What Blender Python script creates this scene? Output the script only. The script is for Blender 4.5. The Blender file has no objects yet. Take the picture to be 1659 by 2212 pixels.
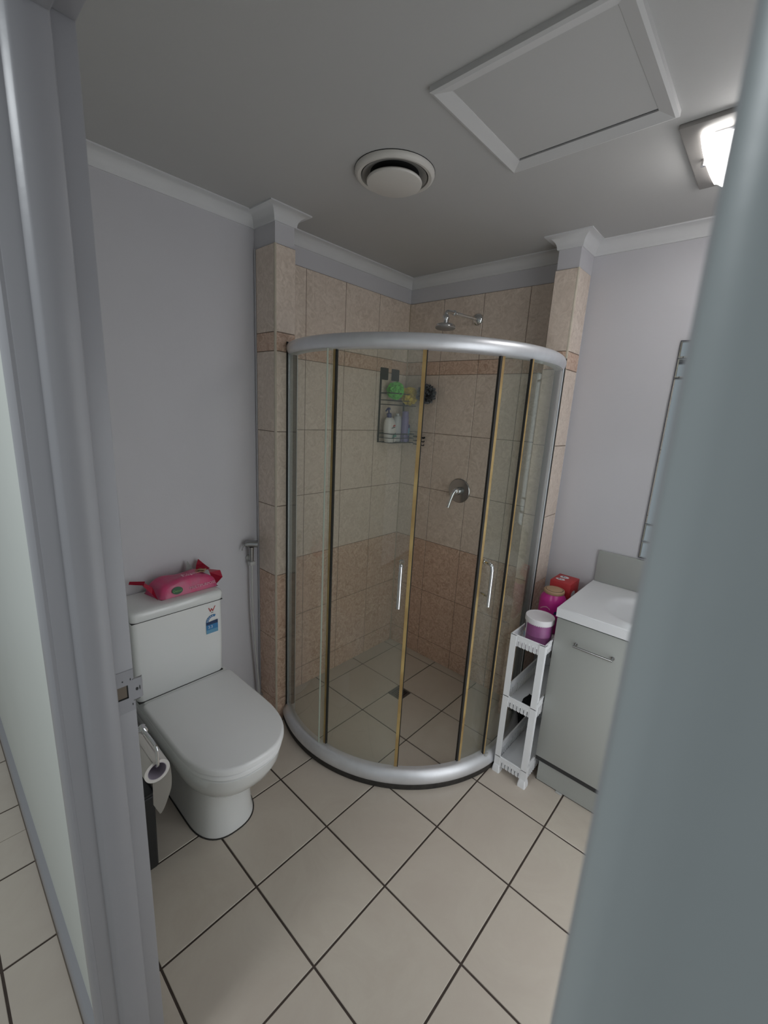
import bpy, bmesh, math, random
from mathutils import Vector, Matrix
random.seed(7)
sc = bpy.context.scene
COL = sc.collection
PI = math.pi

# ------------------------------------------------------------------ camera
CAM = Vector((1.80765, -2.16801, 1.59758))
def cam_matrix(az, pitch, roll, pos):
    f = Vector((-math.sin(az) * math.cos(pitch), math.cos(az) * math.cos(pitch), -math.sin(pitch)))
    r = Vector((math.cos(az), math.sin(az), 0)); u = r.cross(f)
    c, s = math.cos(roll), math.sin(roll)
    r2, u2 = c * r + s * u, -s * r + c * u
    m = Matrix((r2, u2, -f)).transposed().to_4x4(); m.translation = pos
    return m
cd = bpy.data.cameras.new('camera'); cam = bpy.data.objects.new('camera', cd); COL.objects.link(cam)
cam.matrix_world = cam_matrix(0.727855, 0.229187, 0.055655, CAM)
cd.sensor_fit = 'HORIZONTAL'; cd.sensor_width = 36.0; cd.lens = 36.0 * 928.09 / 1659.0
cd.clip_start = 0.01
cd.dof.use_dof = True; cd.dof.focus_distance = 1.7; cd.dof.aperture_fstop = 9.0
sc.camera = cam

# ------------------------------------------------------------------ world, lights, exposure
w = bpy.data.worlds.new('world'); sc.world = w; w.use_nodes = True
w.node_tree.nodes['Background'].inputs[0].default_value = (0.88, 0.95, 1.0, 1)
w.node_tree.nodes['Background'].inputs[1].default_value = 0.28
def area(name, loc, rot, size, power, color):
    l = bpy.data.lights.new(name, 'AREA'); l.shape = 'RECTANGLE'; l.size, l.size_y = size
    l.energy = power; l.color = color
    o = bpy.data.objects.new(name, l); COL.objects.link(o); o.location = loc; o.rotation_euler = rot
    return o
# assumed hall ceiling light behind the camera, placed by the jamb's floor shadow
area('hall_ceiling_light', (1.05, -2.95, 2.355), (0, 0, 0), (0.35, 0.35), 10.0, (0.92, 0.97, 1.0))
LAMP_STRENGTH = 5.0        # the square ceiling light
FILL_STRENGTH = 1.45      # glow of the fill panel added in the unseen end wall
sc.view_settings.view_transform = 'Standard'; sc.view_settings.look = 'None'
sc.view_settings.gamma = 1.0; sc.view_settings.use_curve_mapping = False
sc.view_settings.exposure = 0.33

# ------------------------------------------------------------------ materials
MATS = {}
def mat(name, color, rough=0.5, metal=0.0, noise=0.0, nscale=8.0, bump=0.0, bscale=60.0, spec=0.5, emit=None, col2=None, coat=0.0, detail=4.0, dist=0.0, rrange=0.0):
    m = bpy.data.materials.new(name); m.use_nodes = True; nt = m.node_tree; b = nt.nodes['Principled BSDF']
    b.inputs['Base Color'].default_value = (*color, 1); b.inputs['Roughness'].default_value = rough
    b.inputs['Metallic'].default_value = metal; b.inputs['Specular IOR Level'].default_value = spec
    b.inputs['Coat Weight'].default_value = coat
    geo = nt.nodes.new('ShaderNodeNewGeometry')
    if noise > 0 or col2:
        n = nt.nodes.new('ShaderNodeTexNoise'); n.inputs['Scale'].default_value = nscale; n.inputs['Detail'].default_value = detail
        n.inputs['Distortion'].default_value = dist
        nt.links.new(geo.outputs['Position'], n.inputs['Vector'])
        r = nt.nodes.new('ShaderNodeMapRange'); r.inputs[1].default_value = 0.3; r.inputs[2].default_value = 0.7
        nt.links.new(n.outputs['Fac'], r.inputs[0])
        mx = nt.nodes.new('ShaderNodeMix'); mx.data_type = 'RGBA'
        c2 = col2 if col2 else tuple(max(0, c * (1 - noise)) for c in color)
        mx.inputs[6].default_value = (*color, 1); mx.inputs[7].default_value = (*c2, 1)
        nt.links.new(r.outputs[0], mx.inputs[0]); nt.links.new(mx.outputs[2], b.inputs['Base Color'])
        if rrange:
            r2 = nt.nodes.new('ShaderNodeMapRange'); r2.inputs[3].default_value = rough; r2.inputs[4].default_value = rough + rrange
            nt.links.new(n.outputs['Fac'], r2.inputs[0]); nt.links.new(r2.outputs[0], b.inputs['Roughness'])
    if bump > 0:
        n2 = nt.nodes.new('ShaderNodeTexNoise'); n2.inputs['Scale'].default_value = bscale; n2.inputs['Detail'].default_value = 3
        nt.links.new(geo.outputs['Position'], n2.inputs['Vector'])
        bp = nt.nodes.new('ShaderNodeBump'); bp.inputs['Strength'].default_value = bump; bp.inputs['Distance'].default_value = 0.002
        nt.links.new(n2.outputs['Fac'], bp.inputs['Height']); nt.links.new(bp.outputs[0], b.inputs['Normal'])
    if emit:
        b.inputs['Emission Color'].default_value = (*emit[0], 1); b.inputs['Emission Strength'].default_value = emit[1]
    MATS[name] = m
    return m
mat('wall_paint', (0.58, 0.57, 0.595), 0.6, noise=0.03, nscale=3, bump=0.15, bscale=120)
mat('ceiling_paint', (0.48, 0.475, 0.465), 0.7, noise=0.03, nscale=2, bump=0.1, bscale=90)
mat('trim_paint', (0.33, 0.33, 0.347), 0.35, noise=0.03, nscale=5, bump=0.1, bscale=60)  # white frame paint, darkened to carry the dim light on the jambs
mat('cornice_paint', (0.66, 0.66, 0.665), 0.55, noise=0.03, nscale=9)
mat('door_paint', (0.31, 0.345, 0.35), 0.35, noise=0.04, nscale=6, bump=0.15, bscale=40)  # same frame white, darkened and tinted for the dim right jamb
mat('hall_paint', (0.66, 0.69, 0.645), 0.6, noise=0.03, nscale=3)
mat('grout', (0.075, 0.055, 0.045), 0.9, noise=0.3, nscale=30)
mat('wall_grout', (0.22, 0.16, 0.12), 0.9, noise=0.4, nscale=20)
mat('bead', (0.50, 0.42, 0.32), 0.4, noise=0.15, nscale=30)
mat('cream_bead', (0.56, 0.50, 0.40), 0.35, noise=0.12, nscale=30)
mat('porcelain', (0.80, 0.81, 0.80), 0.12, noise=0.02, nscale=3, coat=0.3)
mat('seat_plastic', (0.88, 0.88, 0.88), 0.25)
mat('seam', (0.03, 0.03, 0.03), 0.8)
mat('aluminium', (0.78, 0.79, 0.82), 0.42, metal=0.65, noise=0.06, nscale=25)
mat('alu_side', (0.66, 0.68, 0.71), 0.35, metal=0.3, noise=0.06, nscale=25)
mat('rubber', (0.018, 0.017, 0.016), 0.6)
mat('amber_seal', (0.46, 0.33, 0.13), 0.35, noise=0.35, nscale=14, col2=(0.30, 0.19, 0.07))
mat('pale_edge', (0.60, 0.66, 0.58), 0.2)
mat('chrome', (0.72, 0.73, 0.74), 0.07, metal=1.0)
mat('dull_chrome', (0.42, 0.42, 0.42), 0.2, metal=1.0)
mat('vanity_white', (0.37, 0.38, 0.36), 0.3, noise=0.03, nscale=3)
mat('benchtop', (0.74, 0.745, 0.76), 0.3, noise=0.02, nscale=3)
mat('cart_plastic', (0.84, 0.85, 0.87), 0.35)
mat('black_plastic', (0.018, 0.019, 0.021), 0.45)
mat('black_cloth', (0.012, 0.012, 0.013), 0.9, bump=0.4, bscale=200)
mat('caddy_black', (0.006, 0.006, 0.008), 0.5)
mat('pink_film', (0.60, 0.045, 0.16), 0.3, noise=0.15, nscale=25, bump=0.5, bscale=45, col2=(0.52, 0.10, 0.20))
mat('red_film', (0.50, 0.012, 0.05), 0.35, bump=0.4, bscale=60)
mat('magenta', (0.50, 0.022, 0.24), 0.3)
mat('tan_lid', (0.42, 0.27, 0.16), 0.5)
mat('red_card', (0.42, 0.025, 0.03), 0.5, noise=0.1, nscale=30)
mat('white_print', (0.68, 0.68, 0.70), 0.5)
mat('soft_pink_print', (0.72, 0.42, 0.50), 0.5)
mat('navy_print', (0.02, 0.025, 0.09), 0.5)
mat('green_print', (0.015, 0.09, 0.035), 0.5)
mat('lime_print', (0.22, 0.45, 0.12), 0.5)
mat('red_print', (0.50, 0.04, 0.03), 0.5)
mat('blue_print', (0.03, 0.16, 0.36), 0.5)
mat('blue_dark', (0.01, 0.035, 0.11), 0.5)
mat('blue_mid', (0.035, 0.20, 0.44), 0.5)
mat('blue_light', (0.13, 0.33, 0.50), 0.5)
mat('purple_label', (0.26, 0.075, 0.21), 0.4, noise=0.08, nscale=20)
mat('yellow_print', (0.55, 0.36, 0.05), 0.5)
mat('lid_white', (0.70, 0.68, 0.70), 0.4)
mat('paper', (0.66, 0.63, 0.60), 0.9, bump=0.2, bscale=300)
mat('card_core', (0.34, 0.30, 0.36), 0.9)
mat('green_net', (0.20, 0.72, 0.12), 0.7)
mat('yellow_net', (0.80, 0.62, 0.07), 0.7)
mat('grey_net', (0.30, 0.31, 0.32), 0.5, col2=(0.012, 0.012, 0.014), nscale=55)
mat('bottle_white', (0.70, 0.68, 0.66), 0.35)
mat('bottle_blue', (0.03, 0.035, 0.16), 0.3)
mat('bottle_grey', (0.52, 0.53, 0.55), 0.3)
mat('bottle_violet', (0.20, 0.17, 0.36), 0.3)
mat('teal_print', (0.10, 0.33, 0.28), 0.5)
mat('hose', (0.50, 0.50, 0.49), 0.35)
mat('dark_void', (0.006, 0.006, 0.006), 0.9)
mat('fan_white', (0.60, 0.575, 0.535), 0.45)
mat('fan_sleeve', (0.30, 0.29, 0.27), 0.6)
mat('wood_raw', (0.16, 0.13, 0.10), 0.8)
mat('mirror_glass', (0.62, 0.68, 0.70), 0.015, metal=1.0)
mat('mirror_edge', (0.10, 0.10, 0.12), 0.3, metal=0.6)
mat('drain_metal', (0.16, 0.15, 0.145), 0.45, metal=0.8, noise=0.3, nscale=60)
mat('hatch_paint', (0.56, 0.555, 0.55), 0.55)
mat('base_plate', (0.30, 0.285, 0.27), 0.5)
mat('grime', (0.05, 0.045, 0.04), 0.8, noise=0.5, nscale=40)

def lampmat(name, color, s):
    m = bpy.data.materials.new(name); m.use_nodes = True; b = m.node_tree.nodes['Principled BSDF']
    b.inputs['Base Color'].default_value = (0.8, 0.8, 0.8, 1); b.inputs['Roughness'].default_value = 0.15
    b.inputs['Emission Color'].default_value = (*color, 1); b.inputs['Emission Strength'].default_value = s
    MATS[name] = m
lampmat('lamp_glass', (1.0, 0.985, 0.97), LAMP_STRENGTH)

def tilemat(name, ca, cb, cc, scale, rough):
    """mottled glazed tile: two noises mixed"""
    m = bpy.data.materials.new(name); m.use_nodes = True; nt = m.node_tree; b = nt.nodes['Principled BSDF']
    geo = nt.nodes.new('ShaderNodeNewGeometry')
    n1 = nt.nodes.new('ShaderNodeTexNoise'); n1.inputs['Scale'].default_value = scale; n1.inputs['Detail'].default_value = 8
    n1.inputs['Roughness'].default_value = 0.7; n1.inputs['Distortion'].default_value = 2.2
    n2 = nt.nodes.new('ShaderNodeTexNoise'); n2.inputs['Scale'].default_value = scale * 0.28; n2.inputs['Detail'].default_value = 3
    nt.links.new(geo.outputs['Position'], n1.inputs['Vector']); nt.links.new(geo.outputs['Position'], n2.inputs['Vector'])
    rp = nt.nodes.new('ShaderNodeValToRGB'); e = rp.color_ramp.elements
    e[0].position = 0.36; e[0].color = (*ca, 1); e[1].position = 0.64; e[1].color = (*cb, 1)
    nt.links.new(n1.outputs['Fac'], rp.inputs[0])
    mx = nt.nodes.new('ShaderNodeMix'); mx.data_type = 'RGBA'; mx.inputs[7].default_value = (*cc, 1)
    mr = nt.nodes.new('ShaderNodeMapRange'); mr.inputs[1].default_value = 0.45; mr.inputs[2].default_value = 0.7; mr.inputs[4].default_value = 0.6
    nt.links.new(n2.outputs['Fac'], mr.inputs[0]); nt.links.new(mr.outputs[0], mx.inputs[0])
    nt.links.new(rp.outputs[0], mx.inputs[6]); nt.links.new(mx.outputs[2], b.inputs['Base Color'])
    b.inputs['Roughness'].default_value = rough
    MATS[name] = m
tilemat('tile_beige', (0.60, 0.495, 0.41), (0.80, 0.69, 0.595), (0.72, 0.61, 0.52), 24, 0.16)
tilemat('tile_brown', (0.47, 0.30, 0.215), (0.78, 0.59, 0.465), (0.63, 0.44, 0.335), 30, 0.18)
tilemat('tile_floor', (0.565, 0.50, 0.425), (0.60, 0.54, 0.46), (0.53, 0.455, 0.395), 4.0, 0.28)

def glassmat(name, tint, haze):
    m = bpy.data.materials.new(name); m.use_nodes = True; nt = m.node_tree
    for n in list(nt.nodes):
        if n.type == 'BSDF_PRINCIPLED': nt.nodes.remove(n)
    out = nt.nodes['Material Output']
    tr = nt.nodes.new('ShaderNodeBsdfTransparent'); tr.inputs[0].default_value = (*tint, 1)
    gl = nt.nodes.new('ShaderNodeBsdfGlossy'); gl.inputs['Roughness'].default_value = 0.02
    df = nt.nodes.new('ShaderNodeBsdfDiffuse'); df.inputs[0].default_value = (0.55, 0.60, 0.52, 1)
    lw = nt.nodes.new('ShaderNodeLayerWeight'); lw.inputs[0].default_value = 0.5
    pw = nt.nodes.new('ShaderNodeMath'); pw.operation = 'POWER'; pw.inputs[1].default_value = 5.0
    nt.links.new(lw.outputs['Facing'], pw.inputs[0])
    fr = nt.nodes.new('ShaderNodeMapRange'); fr.inputs[3].default_value = 0.04; fr.inputs[4].default_value = 1.0
    nt.links.new(pw.outputs[0], fr.inputs[0])
    m1 = nt.nodes.new('ShaderNodeMixShader'); m1.inputs[0].default_value = haze
    nt.links.new(tr.outputs[0], m1.inputs[1]); nt.links.new(df.outputs[0], m1.inputs[2])
    m2 = nt.nodes.new('ShaderNodeMixShader')
    nt.links.new(fr.outputs[0], m2.inputs[0]); nt.links.new(m1.outputs[0], m2.inputs[1]); nt.links.new(gl.outputs[0], m2.inputs[2])
    nt.links.new(m2.outputs[0], out.inputs[0])
    MATS[name] = m
glassmat('shower_glass', (0.965, 0.98, 0.955), 0.05)

# ------------------------------------------------------------------ helpers
ORG = {}
def root(name, label, cat, loc, group=None):
    o = bpy.data.objects.new(name, None); COL.objects.link(o); o.location = loc
    o['label'] = label; o['category'] = cat
    if group: o['group'] = group
    o.empty_display_size = 0.05; ORG[o] = Vector(loc)
    return o
def put(name, bm, m, parent=None, origin=None, smooth=True, label=None, kind=None, ang=40):
    """world-space bmesh -> one mesh object; verts are moved relative to the root's origin"""
    if parent is not None: org = ORG[parent]
    else: org = Vector(origin) if origin is not None else Vector((0, 0, 0))
    bmesh.ops.recalc_face_normals(bm, faces=bm.faces[:])
    bmesh.ops.translate(bm, verts=bm.verts[:], vec=-org)
    me = bpy.data.meshes.new(name); bm.to_mesh(me); bm.free()
    ms = m if isinstance(m, (list, tuple)) else [m]
    for x in ms: me.materials.append(MATS[x])
    if smooth:
        me.shade_smooth()
        me.set_sharp_from_angle(angle=math.radians(ang))
    o = bpy.data.objects.new(name, me); COL.objects.link(o)
    if parent is not None: o.parent = parent
    else: o.location = org
    ORG[o] = org
    if label: o['label'] = label
    if kind: o['kind'] = kind
    return o
def solo(name, bm, m, label, cat, origin, group=None, **k):
    o = put(name, bm, m, None, origin, **k); o['label'] = label; o['category'] = cat
    if group: o['group'] = group
    return o
def struct(name, bm, m, origin=(0, 0, 0), **k):
    o = put(name, bm, m, None, origin, **k); o['kind'] = 'structure'; return o
def nb(): return bmesh.new()
def box(bm, x0, x1, y0, y1, z0, z1, bev=0.0, seg=2, mi=0):
    vs = [bm.verts.new(v) for v in ((x0, y0, z0), (x1, y0, z0), (x1, y1, z0), (x0, y1, z0), (x0, y0, z1), (x1, y0, z1), (x1, y1, z1), (x0, y1, z1))]
    fs = [bm.faces.new([vs[i] for i in f]) for f in ((3, 2, 1, 0), (4, 5, 6, 7), (0, 1, 5, 4), (1, 2, 6, 5), (2, 3, 7, 6), (3, 0, 4, 7))]
    for f in fs: f.material_index = mi
    if bev > 0:
        es = list({e for f in fs for e in f.edges})
        r = bmesh.ops.bevel(bm, geom=es, offset=bev, segments=seg, profile=0.5, affect='EDGES')
        for f in r['faces']: f.material_index = mi
    return vs
def prism(bm, pts, ax, a, b, mi=0):
    """polygon pts (2D in the other two axes, cyclic order) extruded along axis ax from a to b"""
    def P(p, t):
        return {'x': (t, p[0], p[1]), 'y': (p[0], t, p[1]), 'z': (p[0], p[1], t)}[ax]
    A = [bm.verts.new(P(p, a)) for p in pts]; B = [bm.verts.new(P(p, b)) for p in pts]
    n = len(pts); f = [bm.faces.new(A), bm.faces.new(B[::-1])]
    for i in range(n): f.append(bm.faces.new((A[i], A[(i + 1) % n], B[(i + 1) % n], B[i])))
    for q in f: q.material_index = mi
def loft(bm, rings, cap=True, closed=True, mi=0):
    R = [[bm.verts.new(p) for p in r] for r in rings]; n = len(R[0])
    for i in range(len(R) - 1):
        for j in range(n if closed else n - 1):
            k = (j + 1) % n
            bm.faces.new((R[i][j], R[i][k], R[i + 1][k], R[i + 1][j])).material_index = mi
    if cap:
        bm.faces.new(R[0][::-1]).material_index = mi; bm.faces.new(R[-1]).material_index = mi
    return R
def frame(d):
    d = d.normalized(); a = Vector((0, 0, 1)) if abs(d.z) < 0.9 else Vector((1, 0, 0))
    u = d.cross(a).normalized(); return u, d.cross(u).normalized()
def tube(bm, pts, r, seg=12, cap=True, mi=0):
    pts = [Vector(p) for p in pts]; n = len(pts); rr = r if isinstance(r, (list, tuple)) else [r] * n
    u = None; rings = []
    for i, p in enumerate(pts):
        d = (pts[min(i + 1, n - 1)] - pts[max(i - 1, 0)]).normalized()
        if u is None: u, v = frame(d)
        else:
            u = (u - d * u.dot(d)).normalized(); v = d.cross(u)
        rings.append([p + rr[i] * (math.cos(2 * PI * k / seg) * u + math.sin(2 * PI * k / seg) * v) for k in range(seg)])
    loft(bm, rings, cap, mi=mi)
def bez(p, n=8):
    """smooth polyline through points (Catmull-Rom)"""
    p = [Vector(q) for q in p]; out = []
    for i in range(len(p) - 1):
        a, b, c, d = p[max(i - 1, 0)], p[i], p[i + 1], p[min(i + 2, len(p) - 1)]
        for k in range(n):
            t = k / n
            out.append(0.5 * ((2 * b) + (c - a) * t + (2 * a - 5 * b + 4 * c - d) * t * t + (3 * b - a - 3 * c + d) * t ** 3))
    out.append(p[-1]); return out
def lathe(bm, prof, c, seg=32, ax=(0, 0, 1), mi=0, cap=True):
    """prof: list of (radius, height along ax)"""
    ax = Vector(ax).normalized(); u, v = frame(ax); c = Vector(c)
    rings = [[c + ax * h + max(r, 1e-4) * (math.cos(2 * PI * k / seg) * u + math.sin(2 * PI * k / seg) * v) for k in range(seg)] for r, h in prof]
    loft(bm, rings, cap, mi=mi)
def flat(bm, pts3, mi=0):
    bm.faces.new([bm.verts.new(p) for p in pts3]).material_index = mi
def text_obj(name, s, size, m, parent, mw, ext=0.0003):
    cu = bpy.data.curves.new(name, 'FONT'); cu.body = s; cu.size = size; cu.extrude = ext
    cu.align_x = 'CENTER'; cu.align_y = 'CENTER'; cu.resolution_u = 2
    cu.materials.append(MATS[m]); t = bpy.data.objects.new('tmp', cu)
    dg = bpy.context.evaluated_depsgraph_get(); COL.objects.link(t)
    dg.update(); me = bpy.data.meshes.new_from_object(t.evaluated_get(dg), depsgraph=dg)
    bpy.data.objects.remove(t); me.name = name
    me.transform(Matrix.Translation(-ORG[parent]) @ mw)
    o = bpy.data.objects.new(name, me); COL.objects.link(o); o.parent = parent; ORG[o] = ORG[parent]
    if not me.materials: me.materials.append(MATS[m])
    return o
def basis(o, ux, uy):
    ux = Vector(ux).normalized(); uy = Vector(uy); uy = (uy - ux * uy.dot(ux)).normalized(); uz = ux.cross(uy)
    m = Matrix((ux, uy, uz)).transposed().to_4x4(); m.translation = Vector(o); return m

# tiles: shared meshes keyed by size; local frame: u, v in the tile plane, n the outward normal
TM = {}
def tile_mesh(wd, ht, m, th=0.006, ch=0.0012):
    key = (round(wd, 3), round(ht, 3), m)
    if key in TM: return TM[key]
    bm = nb(); a, b = wd / 2, ht / 2
    L = [[(-a, -b, -th), (a, -b, -th), (a, b, -th), (-a, b, -th)], [(-a, -b, -ch), (a, -b, -ch), (a, b, -ch), (-a, b, -ch)],
         [(-a + ch, -b + ch, 0), (a - ch, -b + ch, 0), (a - ch, b - ch, 0), (-a + ch, b - ch, 0)]]
    loft(bm, L)
    bmesh.ops.recalc_face_normals(bm, faces=bm.faces[:])
    me = bpy.data.meshes.new('tile'); bm.to_mesh(me); bm.free(); me.materials.append(MATS[m]); TM[key] = me
    return me
def tile(name, parent, c, u, v, wd, ht, m):
    n = Vector(u).cross(Vector(v))
    mt = Matrix((Vector(u), Vector(v), n)).transposed().to_4x4()
    jit = random.uniform(-0.0003, 0.0003)
    mt.translation = Vector(c) - ORG[parent] + n * jit
    o = bpy.data.objects.new(name, tile_mesh(wd, ht, m)); COL.objects.link(o); o.parent = parent
    o.matrix_local = mt; return o

# ------------------------------------------------------------------ dimensions
ZC = 2.367; YD = -1.936; YH = -2.039; XR = 2.05; XJ = 0.988; XJ2 = 1.795; ZH = 2.092
NX, NY1, NY2 = 0.156, -1.065, -0.961          # left nib
MX1, MX2, MY = 0.939, 1.044, -0.157           # right nib
CX, CY, RG = 0.44, -0.415, 0.64                # shower circle
TG = 0.31

# ------------------------------------------------------------------ floor
bm = nb(); box(bm, -1.6, 2.8, -3.6, 0.0, -0.08, -0.0028)
floor = struct('floor', bm, 'grout', smooth=False)
J = 0.0066
def floor_tiles(x0, y0, xa, xb, ya, yb, z, skip=None):
    i0 = math.floor((xa - x0) / TG); i1 = math.ceil((xb - x0) / TG); j0 = math.floor((ya - y0) / TG); j1 = math.ceil((yb - y0) / TG)
    for i in range(i0, i1):
        for j in range(j0, j1):
            a, b = max(x0 + i * TG + J / 2, xa), min(x0 + (i + 1) * TG - J / 2, xb)
            c, d = max(y0 + j * TG + J / 2, ya), min(y0 + (j + 1) * TG - J / 2, yb)
            if b - a < 0.008 or d - c < 0.008: continue
            if skip and skip(a, b, c, d): continue
            tile('floor_tile', floor, ((a + b) / 2, (c + d) / 2, z), (1, 0, 0), (0, 1, 0), b - a, d - c, 'tile_floor')
def inside_shower(a, b, c, d):
    return all((x - CX) ** 2 + (y - CY) ** 2 < (RG - 0.01) ** 2 or (x < CX and y > CY) for x in (a, b) for y in (c, d))
def outside_shower(a, b, c, d):
    px, py = min(max(CX, a), b), min(max(CY, c), d)
    return (px - CX) ** 2 + (py - CY) ** 2 > (RG + 0.005) ** 2
floor_tiles(0.164, -1.255, 0.0, XR, -2.185 + J / 2, 0.0, 0.0, inside_shower)
floor_tiles(0.164, -1.255, -1.5, 2.7, -3.5, -2.185 - J / 2, 0.0)
floor_tiles(0.164, -1.255, -1.5, -0.002, -2.185 + J / 2, -2.04, 0.0)
floor_tiles(0.164, -1.255, XR + 0.002, 2.7, -2.185 + J / 2, -2.04, 0.0)
# shower floor: own tile grid, cut round by the kerb
def clip_convex(poly, cx, cy, r, n=96):
    out = poly
    for k in range(n):
        a = 2 * PI * k / n; nx, ny = math.cos(a), math.sin(a); res = []
        for i in range(len(out)):
            p, q = out[i], out[(i + 1) % len(out)]
            dp = (p[0] - cx) * nx + (p[1] - cy) * ny - r; dq = (q[0] - cx) * nx + (q[1] - cy) * ny - r
            if dp <= 0: res.append(p)
            if dp * dq < 0:
                t = dp / (dp - dq); res.append((p[0] + t * (q[0] - p[0]), p[1] + t * (q[1] - p[1])))
        out = res
        if len(out) < 3: return []
    return out
bm = nb()
pl = clip_convex([(0, -1.05), (1.1, -1.05), (1.1, 0), (0, 0)], CX, CY, RG - 0.002) ; prism(bm, pl, 'z', -0.0025, 0.0005)
put('shower_screed', bm, 'grout', floor, smooth=False)
for i in range(-1, 4):
    for j in range(-4, 1):
        a, b = max(0.094 + i * TG + J / 2, 0.001), min(0.094 + (i + 1) * TG - J / 2, 1.05)
        c, d = max(-0.06 + j * TG + J / 2, -1.05), min(-0.06 + (j + 1) * TG - J / 2, -0.001)
        if b - a < 0.01 or d - c < 0.01: continue
        if (a > CX and d < CY and (a - CX) ** 2 + (d - CY) ** 2 > (RG - 0.02) ** 2): continue
        pg = clip_convex([(a, c), (b, c), (b, d), (a, d)], CX, CY, RG - 0.006)
        if len(pg) < 3: continue
        bm = nb(); prism(bm, pg, 'z', -0.001, 0.0045)
        put('floor_tile', bm, 'tile_floor', floor, smooth=False)

# ------------------------------------------------------------------ walls
bm = nb(); box(bm, -0.10, -0.004, YD - 0.1, 0.10, 0, ZC + 0.05)
wl = struct('wall_left', bm, 'wall_paint', smooth=False)
bm = nb(); box(bm, -0.004, XR + 0.1, 0.004, 0.10, 0, ZC + 0.05)
wr = struct('wall_right', bm, 'wall_paint', smooth=False)
bm = nb(); box(bm, XR, XR + 0.1, YD - 0.1, 0.004, 0, ZC + 0.05)
we = struct('wall_end', bm, 'wall_paint', smooth=False)
bm = nb()
box(bm, -1.6, XJ - 0.018, YH, YD, 0, ZC + 0.05)
box(bm, XJ2 + 0.018, 2.8, YH, YD, 0, ZC + 0.05)
box(bm, XJ - 0.018, XJ2 + 0.018, YH, YD, ZH + 0.018, ZC + 0.05)
wf = struct('wall_door', bm, 'hall_paint', smooth=False)
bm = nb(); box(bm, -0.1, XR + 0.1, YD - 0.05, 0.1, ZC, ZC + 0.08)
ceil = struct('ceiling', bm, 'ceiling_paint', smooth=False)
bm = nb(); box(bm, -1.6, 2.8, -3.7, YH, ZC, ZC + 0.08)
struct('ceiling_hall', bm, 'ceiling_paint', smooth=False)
# painted nibs that carry the screen
bm = nb(); box(bm, -0.004, NX - 0.006, NY1 + 0.006, NY2 - 0.004, 0, ZC); nibl = struct('wall_nib_left', bm, 'wall_paint', smooth=False)
bm = nb(); box(bm, MX1 + 0.004, MX2 - 0.006, MY + 0.006, 0.004, 0, ZC); nibr = struct('wall_nib_right', bm, 'wall_paint', smooth=False)

# wall tiles
ROWS = [(0.0, 0.125, 'b'), (0.125, 0.465, 'b'), (0.465, 0.805, 'b'), (0.805, 1.145, 'a'), (1.145, 1.485, 'a'), (1.485, 1.825, 'a'), (1.825, 1.901, 'b'), (1.901, 2.237, 'a')]
JW = 0.0028
def wall_tiles(parent, plane, pos, edges, sgn, z_rows=ROWS):
    for a, b in zip(edges[:-1], edges[1:]):
        for z0, z1, k in z_rows:
            wd = b - a - JW; ht = z1 - z0 - JW; m = 'tile_beige' if k == 'a' else 'tile_brown'
            cu, cz = (a + b) / 2, (z0 + z1) / 2
            if plane == 'x': tile('wall_tile', parent, (pos, cu, cz), (0, sgn, 0), (0, 0, 1), wd, ht, m)
            else: tile('wall_tile', parent, (cu, pos, cz), (-sgn, 0, 0), (0, 0, 1), wd, ht, m)
def backing(parent, x0, x1, y0, y1):
    bm = nb(); box(bm, x0, x1, y0, y1, 0, 2.237); put('grout_bed', bm, 'wall_grout', parent, smooth=False)
backing(wl, -0.004, -0.0015, NY2, 0.0)
wall_tiles(wl, 'x', 0.0, [NY2, -0.784, -0.527, -0.270, -0.001], 1)
backing(wr, 0.0, MX1, 0.0015, 0.004)
wall_tiles(wr, 'y', 0.0, [0.001, 0.249, 0.506, 0.763, MX1], -1)
# left nib: end face (towards the toilet) and room face
backing(nibl, 0.012, NX - 0.0025, NY1 + 0.0025, NY1 + 0.006)
wall_tiles(nibl, 'y', NY1, [0.014, NX - 0.006], -1)
backing(nibl, NX - 0.006, NX - 0.0025, NY1 + 0.0025, NY2 - 0.003)
wall_tiles(nibl, 'x', NX, [NY1 + 0.006, NY2], 1)
# right nib
backing(nibr, MX1, MX2 - 0.0025, MY + 0.0025, MY + 0.006)
wall_tiles(nibr, 'y', MY, [MX1, MX2 - 0.006], -1)
backing(nibr, MX2 - 0.006, MX2 - 0.0025, MY + 0.0025, -0.010)
wall_tiles(nibr, 'x', MX2, [MY + 0.006, -0.012], 1)
def bead(parent, x, y):
    bm = nb(); lathe(bm, [(0.0062, 0.0), (0.0062, 2.237)], (x, y, 0), 12); put('corner_bead', bm, 'cream_bead', parent)
bead(nibl, NX - 0.006, NY1 + 0.006); bead(nibr, MX2 - 0.006, MY + 0.006)
bm = nb(); box(bm, -0.002, 0.004, -0.004, 0.002, 0, 2.237); put('corner_silicone', bm, 'bead', wl, smooth=False)
bm = nb(); box(bm, 0.004, 0.012, NY1 - 0.001, NY1 + 0.006, 0, 2.237); put('painted_edge', bm, 'wall_paint', nibl, smooth=False)

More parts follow.
